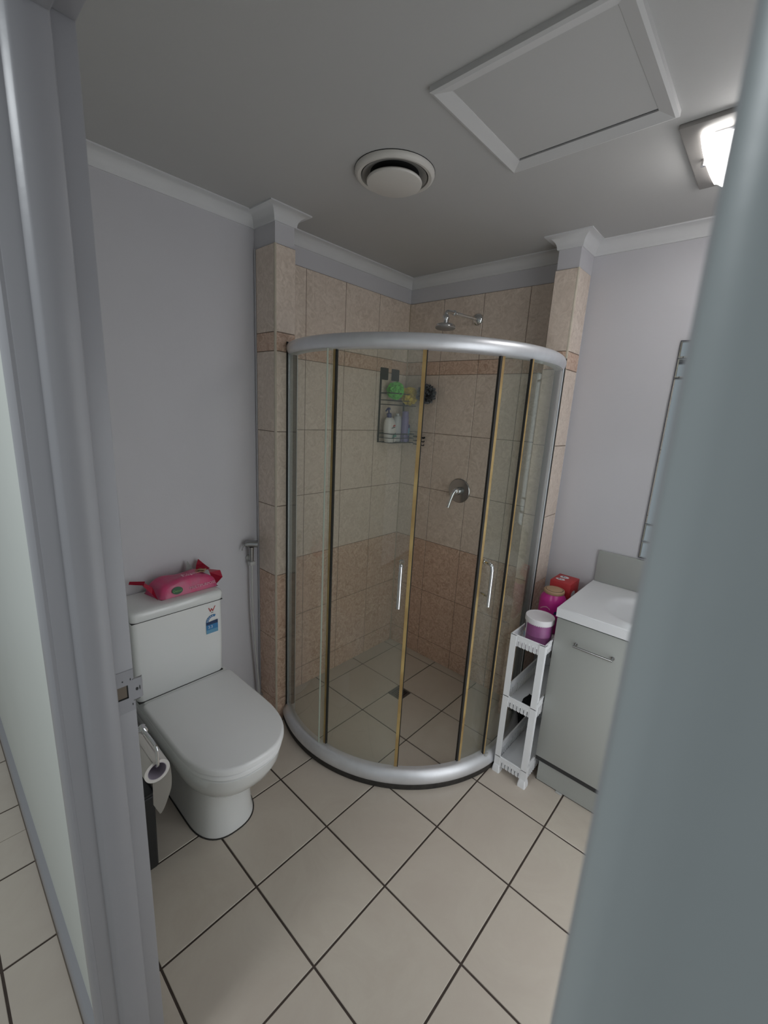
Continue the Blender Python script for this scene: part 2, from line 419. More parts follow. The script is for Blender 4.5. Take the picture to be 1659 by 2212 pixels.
# cornice
def sweep(bm, path, prof, closed=False):
    """path: 2D points, room on the right-hand normal; prof: (offset, z) points"""
    n = len(path); nr = []
    for i in range(n - 1):
        dx, dy = path[i + 1][0] - path[i][0], path[i + 1][1] - path[i][1]; l = math.hypot(dx, dy); nr.append((dy / l, -dx / l))
    rings = []
    for i in range(n):
        if i == 0: m = nr[0]
        elif i == n - 1: m = nr[-1]
        else:
            a, b = nr[i - 1], nr[i]; s = 1 + a[0] * b[0] + a[1] * b[1]; m = ((a[0] + b[0]) / s, (a[1] + b[1]) / s)
        rings.append([(path[i][0] + m[0] * o, path[i][1] + m[1] * o, z) for o, z in prof])
    loft(bm, rings)
CO, CZ = 0.052, 2.317
prof = [(0, CZ), (0.006, CZ)]
for k in range(9):
    t = k / 8 * PI / 2
    prof.append((CO - (CO - 0.008) * math.cos(t), ZC - 0.005 - (ZC - 0.009 - CZ) * (1 - math.sin(t)) ))
prof += [(CO, ZC), (0, ZC)]
e = -0.004
path = [(e, YD), (e, NY1 + .006), (NX - .006, NY1 + .006), (NX - .006, NY2 - .004), (e, NY2 - .004), (e, 0.004), (MX1 + .004, 0.004), (MX1 + .004, MY + .006), (MX2 - .006, MY + .006), (MX2 - .006, 0.004), (XR, 0.004), (XR, YD)]
bm = nb(); sweep(bm, path, prof); struct('trim_1', bm, 'cornice_paint', ang=25)

# hall skirting
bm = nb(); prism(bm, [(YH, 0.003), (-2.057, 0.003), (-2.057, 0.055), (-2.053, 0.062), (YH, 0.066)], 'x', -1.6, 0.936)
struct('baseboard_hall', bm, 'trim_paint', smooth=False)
bm = nb(); box(bm, -1.6, 0.936, -2.0595, -2.0565, -0.002, 0.004)
struct('trim_4', bm, 'wood_raw', smooth=False)

# glowing frosted panel added in the unseen end wall as side fill
bm = nb()
WY0, WY1, WZ0, WZ1 = -1.42, -0.56, 0.10, 1.92
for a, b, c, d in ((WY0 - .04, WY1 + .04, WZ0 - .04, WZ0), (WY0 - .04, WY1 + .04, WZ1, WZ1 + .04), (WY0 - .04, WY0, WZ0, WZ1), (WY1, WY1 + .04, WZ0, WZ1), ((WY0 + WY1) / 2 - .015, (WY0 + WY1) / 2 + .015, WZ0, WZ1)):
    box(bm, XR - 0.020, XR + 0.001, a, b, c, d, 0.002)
fill_frame = struct('fill_panel_1', bm, 'trim_paint'); ORG[fill_frame] = Vector((0, 0, 0))
lampmat('fill_glow', (0.93, 0.97, 1.0), FILL_STRENGTH)
for a, b in ((WY0, (WY0 + WY1) / 2 - .015), ((WY0 + WY1) / 2 + .015, WY1)):
    bm = nb(); box(bm, XR - 0.008, XR - 0.004, a, b, WZ0, WZ1); put('fill_pane', bm, 'fill_glow', fill_frame, smooth=False)

# ------------------------------------------------------------------ door frame
bm = nb()
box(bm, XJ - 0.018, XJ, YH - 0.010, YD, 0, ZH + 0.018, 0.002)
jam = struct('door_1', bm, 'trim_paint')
ORG[jam] = Vector((0, 0, 0))
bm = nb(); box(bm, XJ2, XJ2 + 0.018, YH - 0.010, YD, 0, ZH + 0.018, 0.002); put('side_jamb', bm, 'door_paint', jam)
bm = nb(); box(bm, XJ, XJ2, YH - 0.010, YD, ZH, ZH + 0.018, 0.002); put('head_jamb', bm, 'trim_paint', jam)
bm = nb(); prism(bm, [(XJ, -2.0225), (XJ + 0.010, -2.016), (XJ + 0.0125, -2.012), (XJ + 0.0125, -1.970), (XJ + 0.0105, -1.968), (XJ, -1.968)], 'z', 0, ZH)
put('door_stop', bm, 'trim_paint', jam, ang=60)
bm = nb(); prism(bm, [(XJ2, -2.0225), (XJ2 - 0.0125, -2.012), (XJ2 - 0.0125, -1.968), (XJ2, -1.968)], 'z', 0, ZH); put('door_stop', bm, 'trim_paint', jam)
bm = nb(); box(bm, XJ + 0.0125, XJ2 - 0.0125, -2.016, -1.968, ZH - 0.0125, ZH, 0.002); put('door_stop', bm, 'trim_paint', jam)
# architraves, hall side
def arch_prof(x, s):
    return [(x, YH), (x, -2.0535), (x + s * 0.0022, -2.0560), (x + s * 0.010, -2.0600), (x + s * 0.030, -2.0600), (x + s * 0.044, -2.0520), (x + s * 0.045, YH)]
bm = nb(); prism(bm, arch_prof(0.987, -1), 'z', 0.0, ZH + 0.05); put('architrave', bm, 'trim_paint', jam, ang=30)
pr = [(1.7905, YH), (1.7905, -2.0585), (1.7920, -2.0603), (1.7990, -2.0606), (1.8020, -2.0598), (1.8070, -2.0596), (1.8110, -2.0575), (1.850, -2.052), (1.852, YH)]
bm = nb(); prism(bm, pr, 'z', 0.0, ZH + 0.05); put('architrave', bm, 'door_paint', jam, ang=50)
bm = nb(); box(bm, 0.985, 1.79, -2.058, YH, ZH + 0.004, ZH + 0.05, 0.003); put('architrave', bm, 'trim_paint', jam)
# strike plate with latch pocket
bm = nb()
X = XJ
y0, y1, z0, z1 = -1.9675, YD - 0.001, 1.012, 1.100
hy0, hy1, hz0, hz1 = -1.9655, -1.9475, 1.0415, 1.0695
for a, b, c, d in ((y0, hy0, z0, z1), (hy1, y1, z0, z1), (hy0, hy1, z0, hz0), (hy0, hy1, hz1, z1)):
    box(bm, X, X + 0.0012, a, b, c, d)
prism(bm, [(X, y1), (X + 0.0012, y1), (X + 0.0010, -1.9245), (X - 0.002, -1.9215), (X - 0.0032, -1.922), (X - 0.0006, -1.926)], 'z', 1.034, 1.078)
sp = put('strike_plate', bm, 'trim_paint', jam, smooth=False, label='painted-over metal strike plate')
bm = nb(); flat(bm, [(X + 0.0004, hy0, hz0), (X + 0.0004, hy1, hz0), (X + 0.0004, hy1, hz1), (X + 0.0004, hy0, hz1)])
box(bm, X + 0.0002, X + 0.0011, hy1 - 0.0018, hy1, hz0, hz1, mi=1); box(bm, X + 0.0002, X + 0.0011, hy0, hy1, hz0, hz0 + 0.003, mi=1)
put('latch_pocket', bm, ['wood_raw', 'dark_void'], sp, smooth=False)
bm = nb()
for yy, zz, ry, rz in ((-1.9325, 1.055, .0024, .0035), (-1.9275, 1.056, .0009, .005), (-1.956, 1.080, .0012, .0014), (-1.9425, 1.080, .0009, .0025), (-1.9415, 1.026, .0009, .0025)):
    lathe(bm, [(1, 0.0), (1, 0.0004)], (0, 0, 0), 10, (1, 0, 0))
    vs = bm.verts[-20:] if False else list(bm.verts)[-20:]
    for v in vs: v.co = Vector((X + 0.0012 + v.co.x, yy + v.co.y * ry, zz + v.co.z * rz))
put('paint_chip', bm, 'seam', sp, kind='stuff')
bm = nb(); box(bm, X - 0.0005, X + 0.0016, -1.9400, -1.924, 1.0775, 1.079); box(bm, X - 0.0005, X + 0.0016, -1.9395, -1.928, 1.0325, 1.034)
put('lip_edge', bm, 'dull_chrome', sp, smooth=False)

# ------------------------------------------------------------------ ceiling hatch
t = root('access_hatch', 'white square ceiling access hatch with a raised timber surround', 'hatch', (1.24, -0.98, ZC))
hx0, hx1, hy0, hy1, fw = 1.020, 1.468, -1.205, -0.760, 0.040
pf = [(0, 0), (0, 0.014), (0.008, 0.017), (0.028, 0.010), (0.040, 0.006), (0.040, 0)]
def moulding(bm, a, b, inward):
    """mitred length between outer corners a and b, the profile running inward"""
    a, b, n = Vector(a), Vector(b), Vector(inward); d = (b - a).normalized(); rings = []
    for p, s in ((a, 1), (b, -1)):
        rings.append([(p.x + n.x * o + d.x * o * s, p.y + n.y * o + d.y * o * s, ZC - h) for o, h in pf])
    loft(bm, rings)
for a, b, n in (((hx0, hy0), (hx1, hy0), (0, 1)), ((hx1, hy0), (hx1, hy1), (-1, 0)), ((hx1, hy1), (hx0, hy1), (0, -1)), ((hx0, hy1), (hx0, hy0), (1, 0))):
    bm = nb(); moulding(bm, a, b, n); put('surround', bm, 'hatch_paint', t, ang=25)
bm = nb(); box(bm, hx0 + fw - 0.002, hx1 - fw + 0.002, hy0 + fw - 0.002, hy1 - fw + 0.002, ZC - 0.0015, ZC); put('shadow_gap', bm, 'dark_void', t, smooth=False)
bm = nb(); box(bm, hx0 + fw, hx1 - fw - 0.001, hy0 + fw, hy1 - fw - 0.0075, ZC - 0.0045, ZC - 0.001); put('panel', bm, 'ceiling_paint', t, smooth=False)

# ------------------------------------------------------------------ exhaust vent
vc = (0.700, -0.965, 0)
t = root('exhaust_vent', 'round cream ceiling exhaust vent with a flat central disc', 'vent', (vc[0], vc[1], ZC))
bm = nb(); lathe(bm, [(0.132, ZC), (0.132, ZC - 0.0015), (0.132, ZC - 0.006), (0.129, ZC - 0.014), (0.122, ZC - 0.018), (0.112, ZC - 0.016), (0.108, ZC - 0.004), (0.108, ZC)], vc, 64); put('rim', bm, 'fan_white', t)
bm = nb(); lathe(bm, [(0.133, ZC - 0.0005), (0.133, ZC - 0.002)], vc, 48); put('gasket', bm, 'dark_void', t)
bm = nb(); lathe(bm, [(0.1079, ZC - 0.0140), (0.081, ZC - 0.0040), (0.0808, ZC - 0.0043), (0.1078, ZC - 0.0144)], vc, 48, cap=False); put('sleeve', bm, 'fan_sleeve', t)
bm = nb(); lathe(bm, [(0.082, ZC - 0.0022), (0.082, ZC - 0.0042)], vc, 40); put('duct_shade', bm, 'dark_void', t)  # flat black disc painted as the shade of the vent opening
bm = nb(); lathe(bm, [(0.03, ZC - 0.003), (0.03, ZC - 0.024)], vc, 20); put('stem', bm, 'dark_void', t)
bm = nb(); lathe(bm, [(0.080, ZC - 0.024), (0.0895, ZC - 0.026), (0.092, ZC - 0.030), (0.0905, ZC - 0.035), (0.086, ZC - 0.037)], vc, 64); put('disc', bm, 'fan_white', t)

# ------------------------------------------------------------------ ceiling light
lx0, lx1, ly0, ly1 = 1.455, 1.835, -0.700, -0.318
t = root('ceiling_light', 'lit square ceiling light with a curved white glass shade', 'ceiling light', ((lx0 + lx1) / 2, (ly0 + ly1) / 2, ZC))
bm = nb(); box(bm, lx0, lx1, ly0, ly1, ZC - 0.012, ZC, 0.003); put('base_plate', bm, 'base_plate', t)
bm = nb(); N = 20; gx0, gx1, gy0, gy1 = 1.494, 1.796, -0.672, -0.350
def gl(u, v, off=0.0):
    d = (1 - u ** 4) * (1 - v ** 4) * 0.5 + (1 - u * u) * 0.5 * (0.4 + 0.6 * (1 - v * v))
    e = 1 - 0.045 * (abs(u * v)) ** 2
    return ((gx0 + gx1) / 2 + u * e * (gx1 - gx0) / 2, (gy0 + gy1) / 2 + v * e * (gy1 - gy0) / 2, ZC - 0.022 - 0.078 * d - off)
G = [[bm.verts.new(gl(-1 + 2 * i / N, -1 + 2 * j / N)) for j in range(N + 1)] for i in range(N + 1)]
for i in range(N):
    for j in range(N): bm.faces.new((G[i][j], G[i + 1][j], G[i + 1][j + 1], G[i][j + 1]))
bmesh.ops.solidify(bm, geom=bm.faces[:], thickness=0.004)
put('glass_shade', bm, 'lamp_glass', t, label='glowing curved white glass')
for a, b in ((gx0 - 0.004, (gy0 + gy1) / 2), (gx1 + 0.004, (gy0 + gy1) / 2)):
    bm = nb(); lathe(bm, [(0.006, -0.03), (0.006, -0.012)], (a, b, ZC), 12); put('shade_clip', bm, 'chrome', t)
bm = nb(); box(bm, gx0 + 0.03, gx1 - 0.03, gy0 + 0.03, gy1 - 0.03, ZC - 0.020, ZC - 0.012, 0.004); put('gear_tray', bm, 'trim_paint', t)

# ------------------------------------------------------------------ shower enclosure
t = root('shower_enclosure', 'curved corner shower screen with brushed aluminium rails and two sliding glass doors', 'shower', (CX, CY, 0))
AL = -math.acos((NX - CX) / RG) ; AR = math.asin((MY - CY) / RG)     # ends at the two nibs
a0 = -math.acos((NX + 0.001 - CX) / (RG + 0.01)); a1 = math.asin((MY - 0.001 - CY) / (RG + 0.01))
def arc_sweep(bm, prof, A0, A1, n=72, mi=0, clip=True):
    rings = []
    for k in range(n + 1):
        a = A0 + (A1 - A0) * k / n
        ring = []
        for r, z in prof:
            x, y = CX + r * math.cos(a), CY + r * math.sin(a)
            if clip: x = max(x, NX + 0.0006); y = min(y, MY - 0.0006)
            ring.append((x, y, z))
        rings.append(ring)
    loft(bm, rings, mi=mi)
D2 = math.radians
EXT = 0.05
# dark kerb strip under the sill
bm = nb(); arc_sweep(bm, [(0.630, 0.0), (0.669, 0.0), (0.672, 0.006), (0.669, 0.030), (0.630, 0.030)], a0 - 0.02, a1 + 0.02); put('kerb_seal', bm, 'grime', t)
pr = [(0.626, 0.028)]
for k in range(9):
    q = k / 8 * PI / 2
    pr.append((0.640 + 0.033 * math.cos(q), 0.036 + 0.047 * math.sin(q)))
pr = [(0.626, 0.028), (0.6705, 0.028), (0.6725, 0.034)] + pr[1:] + [(0.626, 0.083)]
bm = nb(); arc_sweep(bm, pr, a0 - 0.02, a1 + 0.02); put('bottom_rail', bm, 'aluminium', t)
pr = [(0.612, 1.815), (0.636, 1.815)]
for k in range(11):
    q = -PI / 2 + k / 10 * PI
    pr.append((0.636 + 0.022 * math.cos(q), 1.8425 + 0.0275 * math.sin(q)))
pr += [(0.612, 1.870)]
bm = nb(); arc_sweep(bm, pr, a0 - 0.02, a1 + 0.02); put('top_rail', bm, 'aluminium', t)
# wall jambs
bm = nb(); box(bm, NX, NX + 0.028, -0.992, -0.966, 0.03, 1.868, 0.002); box(bm, NX + 0.0005, NX + 0.010, -1.002, -0.962, 0.0, 1.868, 0.001)
put('wall_channel', bm, 'alu_side', t)
bm = nb(); box(bm, NX, NX + 0.006, -1.0075, -1.0015, 0.0, 1.868); box(bm, NX + 0.028, NX + 0.0305, -0.9925, -0.972, 0.08, 1.815); put('channel_seal', bm, 'rubber', t, smooth=False)
bm = nb(); box(bm, 1.008, 1.036, MY - 0.028, MY, 0.03, 1.868, 0.002); box(bm, 1.002, 1.0425, MY - 0.010, MY - 0.0005, 0.0, 1.868, 0.001)
put('wall_channel', bm, 'alu_side', t)
bm = nb(); box(bm, 1.0425, 1.0455, MY - 0.006, MY, 0.0, 1.868); box(bm, 1.010, 1.034, MY - 0.0305, MY - 0.028, 0.08, 1.815); put('channel_seal', bm, 'rubber', t, smooth=False)
# glass
def pane(name, r, A0, A1, z0=0.080, z1=1.817, th=0.005, label=None):
    bm = nb(); arc_sweep(bm, [(r - th / 2, z0), (r + th / 2, z0), (r + th / 2, z1), (r - th / 2, z1)], D2(A0), D2(A1), 28)
    return put(name, bm, 'shower_glass', t, label=label)
def seal(par, r, A0, A1, m, z0=0.080, z1=1.817, th=0.009):
    bm = nb(); arc_sweep(bm, [(r - th / 2, z0), (r + th / 2, z0), (r + th / 2, z1), (r - th / 2, z1)], D2(A0), D2(A1), 3)
    return put('edge_seal', bm, m, par, smooth=False)
f1 = pane('fixed_panel', 0.645, -114.4, -83.0); f2 = pane('fixed_panel', 0.645, -12.3, 22.8)
d1 = pane('sliding_door', 0.627, -85.2, -51.6); d2 = pane('sliding_door', 0.627, -25.0, -11.0)
seal(d1, 0.627, -83.9, -82.9, 'amber_seal', th=0.012); seal(d1, 0.627, -82.9, -82.5, 'rubber', th=0.012); seal(f1, 0.645, -85.6, -85.3, 'pale_edge', th=0.006)
seal(d1, 0.627, -51.9, -50.7, 'amber_seal', th=0.012); seal(d1, 0.627, -50.7, -50.35, 'rubber', th=0.012)
seal(d2, 0.627, -24.9, -23.9, 'amber_seal', th=0.012); seal(d2, 0.627, -25.7, -24.9, 'rubber', th=0.012)
seal(f2, 0.645, -12.9, -12.2, 'amber_seal', th=0.010); seal(f2, 0.645, -13.2, -12.9, 'rubber', th=0.010)
def pol(r, a, z): return (CX + r * math.cos(D2(a)), CY + r * math.sin(D2(a)), z)
def pull(par, a, rp):
    bm = nb()
    p = [pol(rp, a, 1.030), pol(0.660, a, 1.031), pol(0.672, a, 1.026), pol(0.678, a, 1.012), pol(0.6785, a, 0.99), pol(0.6785, a, 0.855)]
    tube(bm, bez(p, 5), 0.0078, 14); tube(bm, [pol(rp, a, 0.895), pol(0.678, a, 0.895)], 0.0055, 12)
    lathe(bm, [(0.011, -0.0), (0.011, 0.004), (0.008, 0.008)], pol(rp, a, 1.030), 16, (math.cos(D2(a)), math.sin(D2(a)), 0))
    put('pull_handle', bm, 'chrome', par)
pull(d1, -54.2, 0.630); pull(d2, -22.6, 0.630)
bm = nb(); box(bm, *sorted((pol(0.655, -12, 0)[0], pol(0.655, -12, 0)[0] + 0.010)), pol(0.655, -12, 0)[1] - 0.012, pol(0.655, -12, 0)[1] + 0.008, 0.078, 0.088, 0.002); put('door_guide', bm, 'hose', t)

# drain
dc = (0.452, -0.425)
t = root('floor_drain', 'square dark metal drain grate in the shower floor', 'drain', (dc[0], dc[1], 0.0045))
bm = nb(); s = 0.047
for a, b, c, d in ((-s, s, -s, -s + .009), (-s, s, s - .009, s), (-s, -s + .009, -s + .009, s - .009), (s - .009, s, -s + .009, s - .009)): box(bm, dc[0] + a, dc[0] + b, dc[1] + c, dc[1] + d, 0.0045, 0.0075)
put('rim', bm, 'drain_metal', t, smooth=False)
bm = nb(); box(bm, dc[0] - s + .009, dc[0] + s - .009, dc[1] - s + .009, dc[1] + s - .009, 0.0045, 0.0052); put('sump', bm, 'dark_void', t, smooth=False)
bm = nb()
for k in range(7):
    q = -s + 0.0135 + k * 0.0112; box(bm, dc[0] + q - .0028, dc[0] + q + .0028, dc[1] - s + .009, dc[1] + s - .009, 0.0052, 0.0068)
put('grate', bm, 'drain_metal', t, smooth=False, kind='stuff')

# mixer tap
mc = Vector((0.463, 0.0, 1.166))
t = root('shower_mixer', 'round chrome shower mixer with a lever pointing down', 'tap', mc)
bm = nb(); lathe(bm, [(0.072, 0.0), (0.072, 0.004), (0.069, 0.007), (0.03, 0.010)], mc, 48, (0, -1, 0)); put('cover_plate', bm, 'dull_chrome', t)
bm = nb(); lathe(bm, [(0.024, 0.008), (0.023, 0.040), (0.020, 0.050), (0.012, 0.056)], mc, 32, (0, -1, 0)); put('cartridge', bm, 'chrome', t)
bm = nb(); tube(bm, bez([mc + Vector((0.0, -0.046, 0.004)), mc + Vector((-0.004, -0.062, -0.016)), mc + Vector((-0.010, -0.074, -0.055)), mc + Vector((-0.016, -0.082, -0.094))], 6), [0.016 - 0.006 * min(1, k / 12) for k in range(19)], 16); put('lever', bm, 'chrome', t)

# shower head
sw = Vector((0.478, 0, 2.108))
t = root('overhead_shower', 'chrome shower arm and small round rose above the curved rail', 'shower head', sw)
hd = Vector((0.432, -0.232, 2.075))
bm = nb(); lathe(bm, [(0.032, 0.0), (0.032, 0.004), (0.026, 0.012), (0.013, 0.020)], sw, 32, (0, -1, 0)); put('wall_flange', bm, 'chrome', t)
bm = nb(); tube(bm, [sw + Vector((0, -0.01, 0)), hd + Vector((0.012, 0.058, 0.036))], 0.0085, 14); tube(bm, bez([hd + Vector((0.012, 0.058, 0.036)), hd + Vector((0.004, 0.022, 0.036)), hd + Vector((0.001, 0.004, 0.031)), hd + Vector((0, 0, 0.015))], 6), 0.010, 14); put('arm', bm, 'chrome', t)
bm = nb(); lathe(bm, [(0.013, -0.010), (0.013, 0.010)], hd + Vector((0.012, 0.058, 0.036)), 16, (-0.2, 1, 0)); put('joint', bm, 'chrome', t)
bm = nb(); lathe(bm, [(0.010, 0.020), (0.017, 0.012), (0.019, 0.0), (0.016, -0.012), (0.013, -0.016), (0.030, -0.022), (0.046, -0.028), (0.050, -0.034), (0.050, -0.040)], hd, 32); put('rose', bm, 'chrome', t)
bm = nb(); lathe(bm, [(0.051, -0.0395), (0.051, -0.046), (0.046, -0.050)], hd, 32); put('spray_plate', bm, 'base_plate', t)

# ------------------------------------------------------------------ shower caddy
t = root('shower_caddy', 'black wire two-tier shower caddy hung on the tiled wall', 'caddy', (0.002, -0.13, 1.40))
cx0, cx1, cy0, cy1 = 0.004, 0.104, -0.238, -0.015
W = 0.0022
def wire(bm, *p, r=W): tube(bm, p, r, 6)
bm = nb()
for z in (1.705, 1.665, 1.640): 
    q = [(cx0, cy0, z), (cx1, cy0, z), (cx1, cy1, z), (cx0, cy1, z), (cx0, cy0, z)]
    for a, b in zip(q[:-1], q[1:]): tube(bm, [a, b], W if z != 1.705 else 0.0032, 6)
for k in range(9): wire(bm, (cx0, cy0 + (cy1 - cy0) * k / 8, 1.640), (cx1, cy0 + (cy1 - cy0) * k / 8, 1.640), r=0.0016)
put('upper_basket', bm, 'caddy_black', t)
bm = nb()
for z in (1.470, 1.445, 1.418):
    q = [(cx0, cy0, z), (cx1, cy0, z), (cx1, cy1, z), (cx0, cy1, z), (cx0, cy0, z)]
    for a, b in zip(q[:-1], q[1:]): tube(bm, [a, b], W if z != 1.470 else 0.0032, 6)
for k in range(9): wire(bm, (cx0, cy0 + (cy1 - cy0) * k / 8, 1.418), (cx1, cy0 + (cy1 - cy0) * k / 8, 1.418), r=0.0016)
wire(bm, (cx1, cy0 + 0.03, 1.418), (cx1, cy0 + 0.03, 1.470), r=0.0014); wire(bm, (cx1, -0.12, 1.418), (cx1, -0.12, 1.470), r=0.0014)
put('lower_basket', bm, 'caddy_black', t)
for y in (cy0, cy1):
    bm = nb(); box(bm, cx0 - 0.002, cx0 + 0.006, y - 0.004, y + 0.004, 1.415, 1.82 if y == cy0 else 1.705); put('upright', bm, 'caddy_black', t, smooth=False)
for y in (-0.208, -0.108):
    bm = nb(); box(bm, 0.001, 0.006, y - 0.034, y + 0.034, 1.782, 1.850, 0.004); put('adhesive_pad', bm, 'caddy_black', t)
bm = nb()
for k, (z, r) in enumerate(((1.452, 0.0055), (1.428, 0.003), (1.406, 0.003))):
    tube(bm, bez([(0.100, cy1 + 0.002, z + 0.004), (0.150, cy1 - 0.004, z + 0.004), (0.186, cy1 - 0.004, z), (0.190, cy1 - 0.004, z + 0.008)], 4), r, 6)
put('side_hooks', bm, 'caddy_black', t)

def pouf(name, c, r, m, label, seed, flatz=1.0, n=46, curl=0.0):
    rnd = random.Random(seed); bm = nb(); c = Vector(c)
    for i in range(n):
        z = 1 - 2 * (i + 0.5) / n; a = i * 2.39996; q = math.sqrt(1 - z * z)
        d = Vector((math.cos(a) * q, math.sin(a) * q, z)); u, v = frame(d)
        th = rnd.uniform(0, PI); u, v = u * math.cos(th) + v * math.sin(th), v * math.cos(th) - u * math.sin(th)
        L = r * rnd.uniform(0.40, 0.62) * (1 - 0.45 * curl); K = 8; A = []; B = []
        for k in range(K + 1):
            s = -1 + 2 * k / K
            p = d * r * (0.80 + 0.16 * math.cos(s * 2.2) + rnd.uniform(-.05, .05) * (1 + 3 * curl)) + u * L * s + v * L * 0.35 * math.sin(s * PI * 1.4)
            A.append(p); B.append(p * (0.62 + 0.2 * curl))
        A = [bm.verts.new((c.x + p.x, c.y + p.y, c.z + p.z * flatz)) for p in A]; B = [bm.verts.new((c.x + p.x, c.y + p.y, c.z + p.z * flatz)) for p in B]
        for k in range(K): bm.faces.new((A[k], A[k + 1], B[k + 1], B[k]))
    core = bmesh.ops.create_icosphere(bm, subdivisions=2, radius=r * (0.72 - 0.12 * curl))['verts']
    for v in core: v.co = Vector((c.x + v.co.x, c.y + v.co.y, c.z + v.co.z * flatz))
    me = put(name, bm, m, None, c, smooth=True, ang=60)
    me['label'] = label; me['category'] = 'bath sponge'; return me
pouf('bath_pouf', (0.064, -0.168, 1.722), 0.056, 'green_net', 'bright green mesh bath pouf in the top of the black caddy', 1)
pouf('bath_pouf', (0.080, -0.056, 1.698), 0.058, 'yellow_net', 'yellow mesh bath pouf in the top of the black caddy', 2)
pouf('bath_pouf', (0.205, -0.052, 1.712), 0.060, 'grey_net', 'dark grey mesh bath pouf hanging beside the black caddy', 3, n=120, curl=0.5)
p = bpy.data.objects['bath_pouf.002']

# bottles in the caddy
t = root('pump_bottle', 'white pump bottle with a navy pump and a red mark in the caddy', 'bottle', (0.060, -0.184, 1.421))
bc = Vector((0.060, -0.184, 1.421)); tilt = Matrix.Translation(bc) @ Matrix.Rotation(D2(9), 4, Vector((1, 0, 0))) @ Matrix.Translation(-bc)
def oval(bm, prof, c, sx, sy, seg=24):
    loft(bm, [[(c[0] + r * sx * math.cos(2 * PI * k / seg), c[1] + r * sy * math.sin(2 * PI * k / seg), c[2] + h) for k in range(seg)] for r, h in prof])
bm = nb(); oval(bm, [(0.80, 0.0), (0.95, 0.004), (1.0, 0.02), (1.0, 0.05), (0.96, 0.09), (0.80, 0.125), (0.58, 0.142), (0.36, 0.148)], bc, 0.033, 0.046); bm.transform(tilt); put('body', bm, 'bottle_white', t)
bm = nb(); lathe(bm, [(0.015, 0.146), (0.0155, 0.168), (0.012, 0.172), (0.005, 0.173), (0.005, 0.190), (0.010, 0.191), (0.011, 0.200), (0.008, 0.204)], bc, 20)
tube(bm, bez([bc + Vector((0, 0, 0.197)), bc + Vector((0.006, -0.020, 0.197)), bc + Vector((0.008, -0.034, 0.188))], 4), 0.005, 10); bm.transform(tilt); put('pump', bm, 'bottle_blue', t)
bm = nb()
for y, z, wy, hz, mi in ((0.004, 0.098, 0.012, 0.005, 0), (-0.004, 0.088, 0.018, 0.003, 1), (0.0, 0.040, 0.020, 0.014, 2)):
    prism(bm, [(bc.y + y - wy, bc.z + z - hz), (bc.y + y + wy, bc.z + z - hz * .6), (bc.y + y + wy * .7, bc.z + z + hz), (bc.y + y - wy * .5, bc.z + z + hz * .5)], 'x', bc.x + 0.0325, bc.x + 0.0338, mi=mi)
bm.transform(tilt); put('printed_label', bm, ['red_print', 'seam', 'teal_print'], t, smooth=False, kind='stuff')
t = root('shampoo_bottle', 'pale grey slim bottle standing beside the white pump bottle', 'bottle', (0.046, -0.114, 1.421))
bm = nb(); oval(bm, [(0.9, 0.0), (1.0, 0.004), (1.0, 0.125), (0.85, 0.150), (0.5, 0.158)], (0.046, -0.114, 1.421), 0.022, 0.029); put('body', bm, 'bottle_grey', t)
bm = nb(); lathe(bm, [(0.010, 0.157), (0.010, 0.168), (0.007, 0.170)], (0.046, -0.114, 1.421), 16); put('cap', bm, 'bottle_grey', t)
t = root('conditioner_bottle', 'tall violet cylinder bottle in the caddy', 'bottle', (0.074, -0.074, 1.421))
bm = nb(); lathe(bm, [(0.021, 0.0), (0.023, 0.004), (0.023, 0.150), (0.021, 0.154)], (0.074, -0.074, 1.421), 24); put('body', bm, 'bottle_violet', t)
bm = nb(); lathe(bm, [(0.0195, 0.154), (0.0195, 0.182), (0.016, 0.186)], (0.074, -0.074, 1.421), 24); put('cap', bm, 'bottle_violet', t)
t = root('travel_bottle', 'small dark bottle with a pale aqua label at the right end of the caddy', 'bottle', (0.064, -0.036, 1.421))
bm = nb(); lathe(bm, [(0.014, 0.0), (0.016, 0.004), (0.016, 0.100), (0.008, 0.110)], (0.064, -0.036, 1.421), 20); put('body', bm, 'bottle_blue', t)
bm = nb(); lathe(bm, [(0.0164, 0.040), (0.0164, 0.085)], (0.064, -0.036, 1.421), 20); put('printed_label', bm, 'blue_light', t)
bm = nb(); lathe(bm, [(0.010, 0.108), (0.010, 0.125), (0.008, 0.127)], (0.064, -0.036, 1.421), 16); put('cap', bm, 'tan_lid', t)

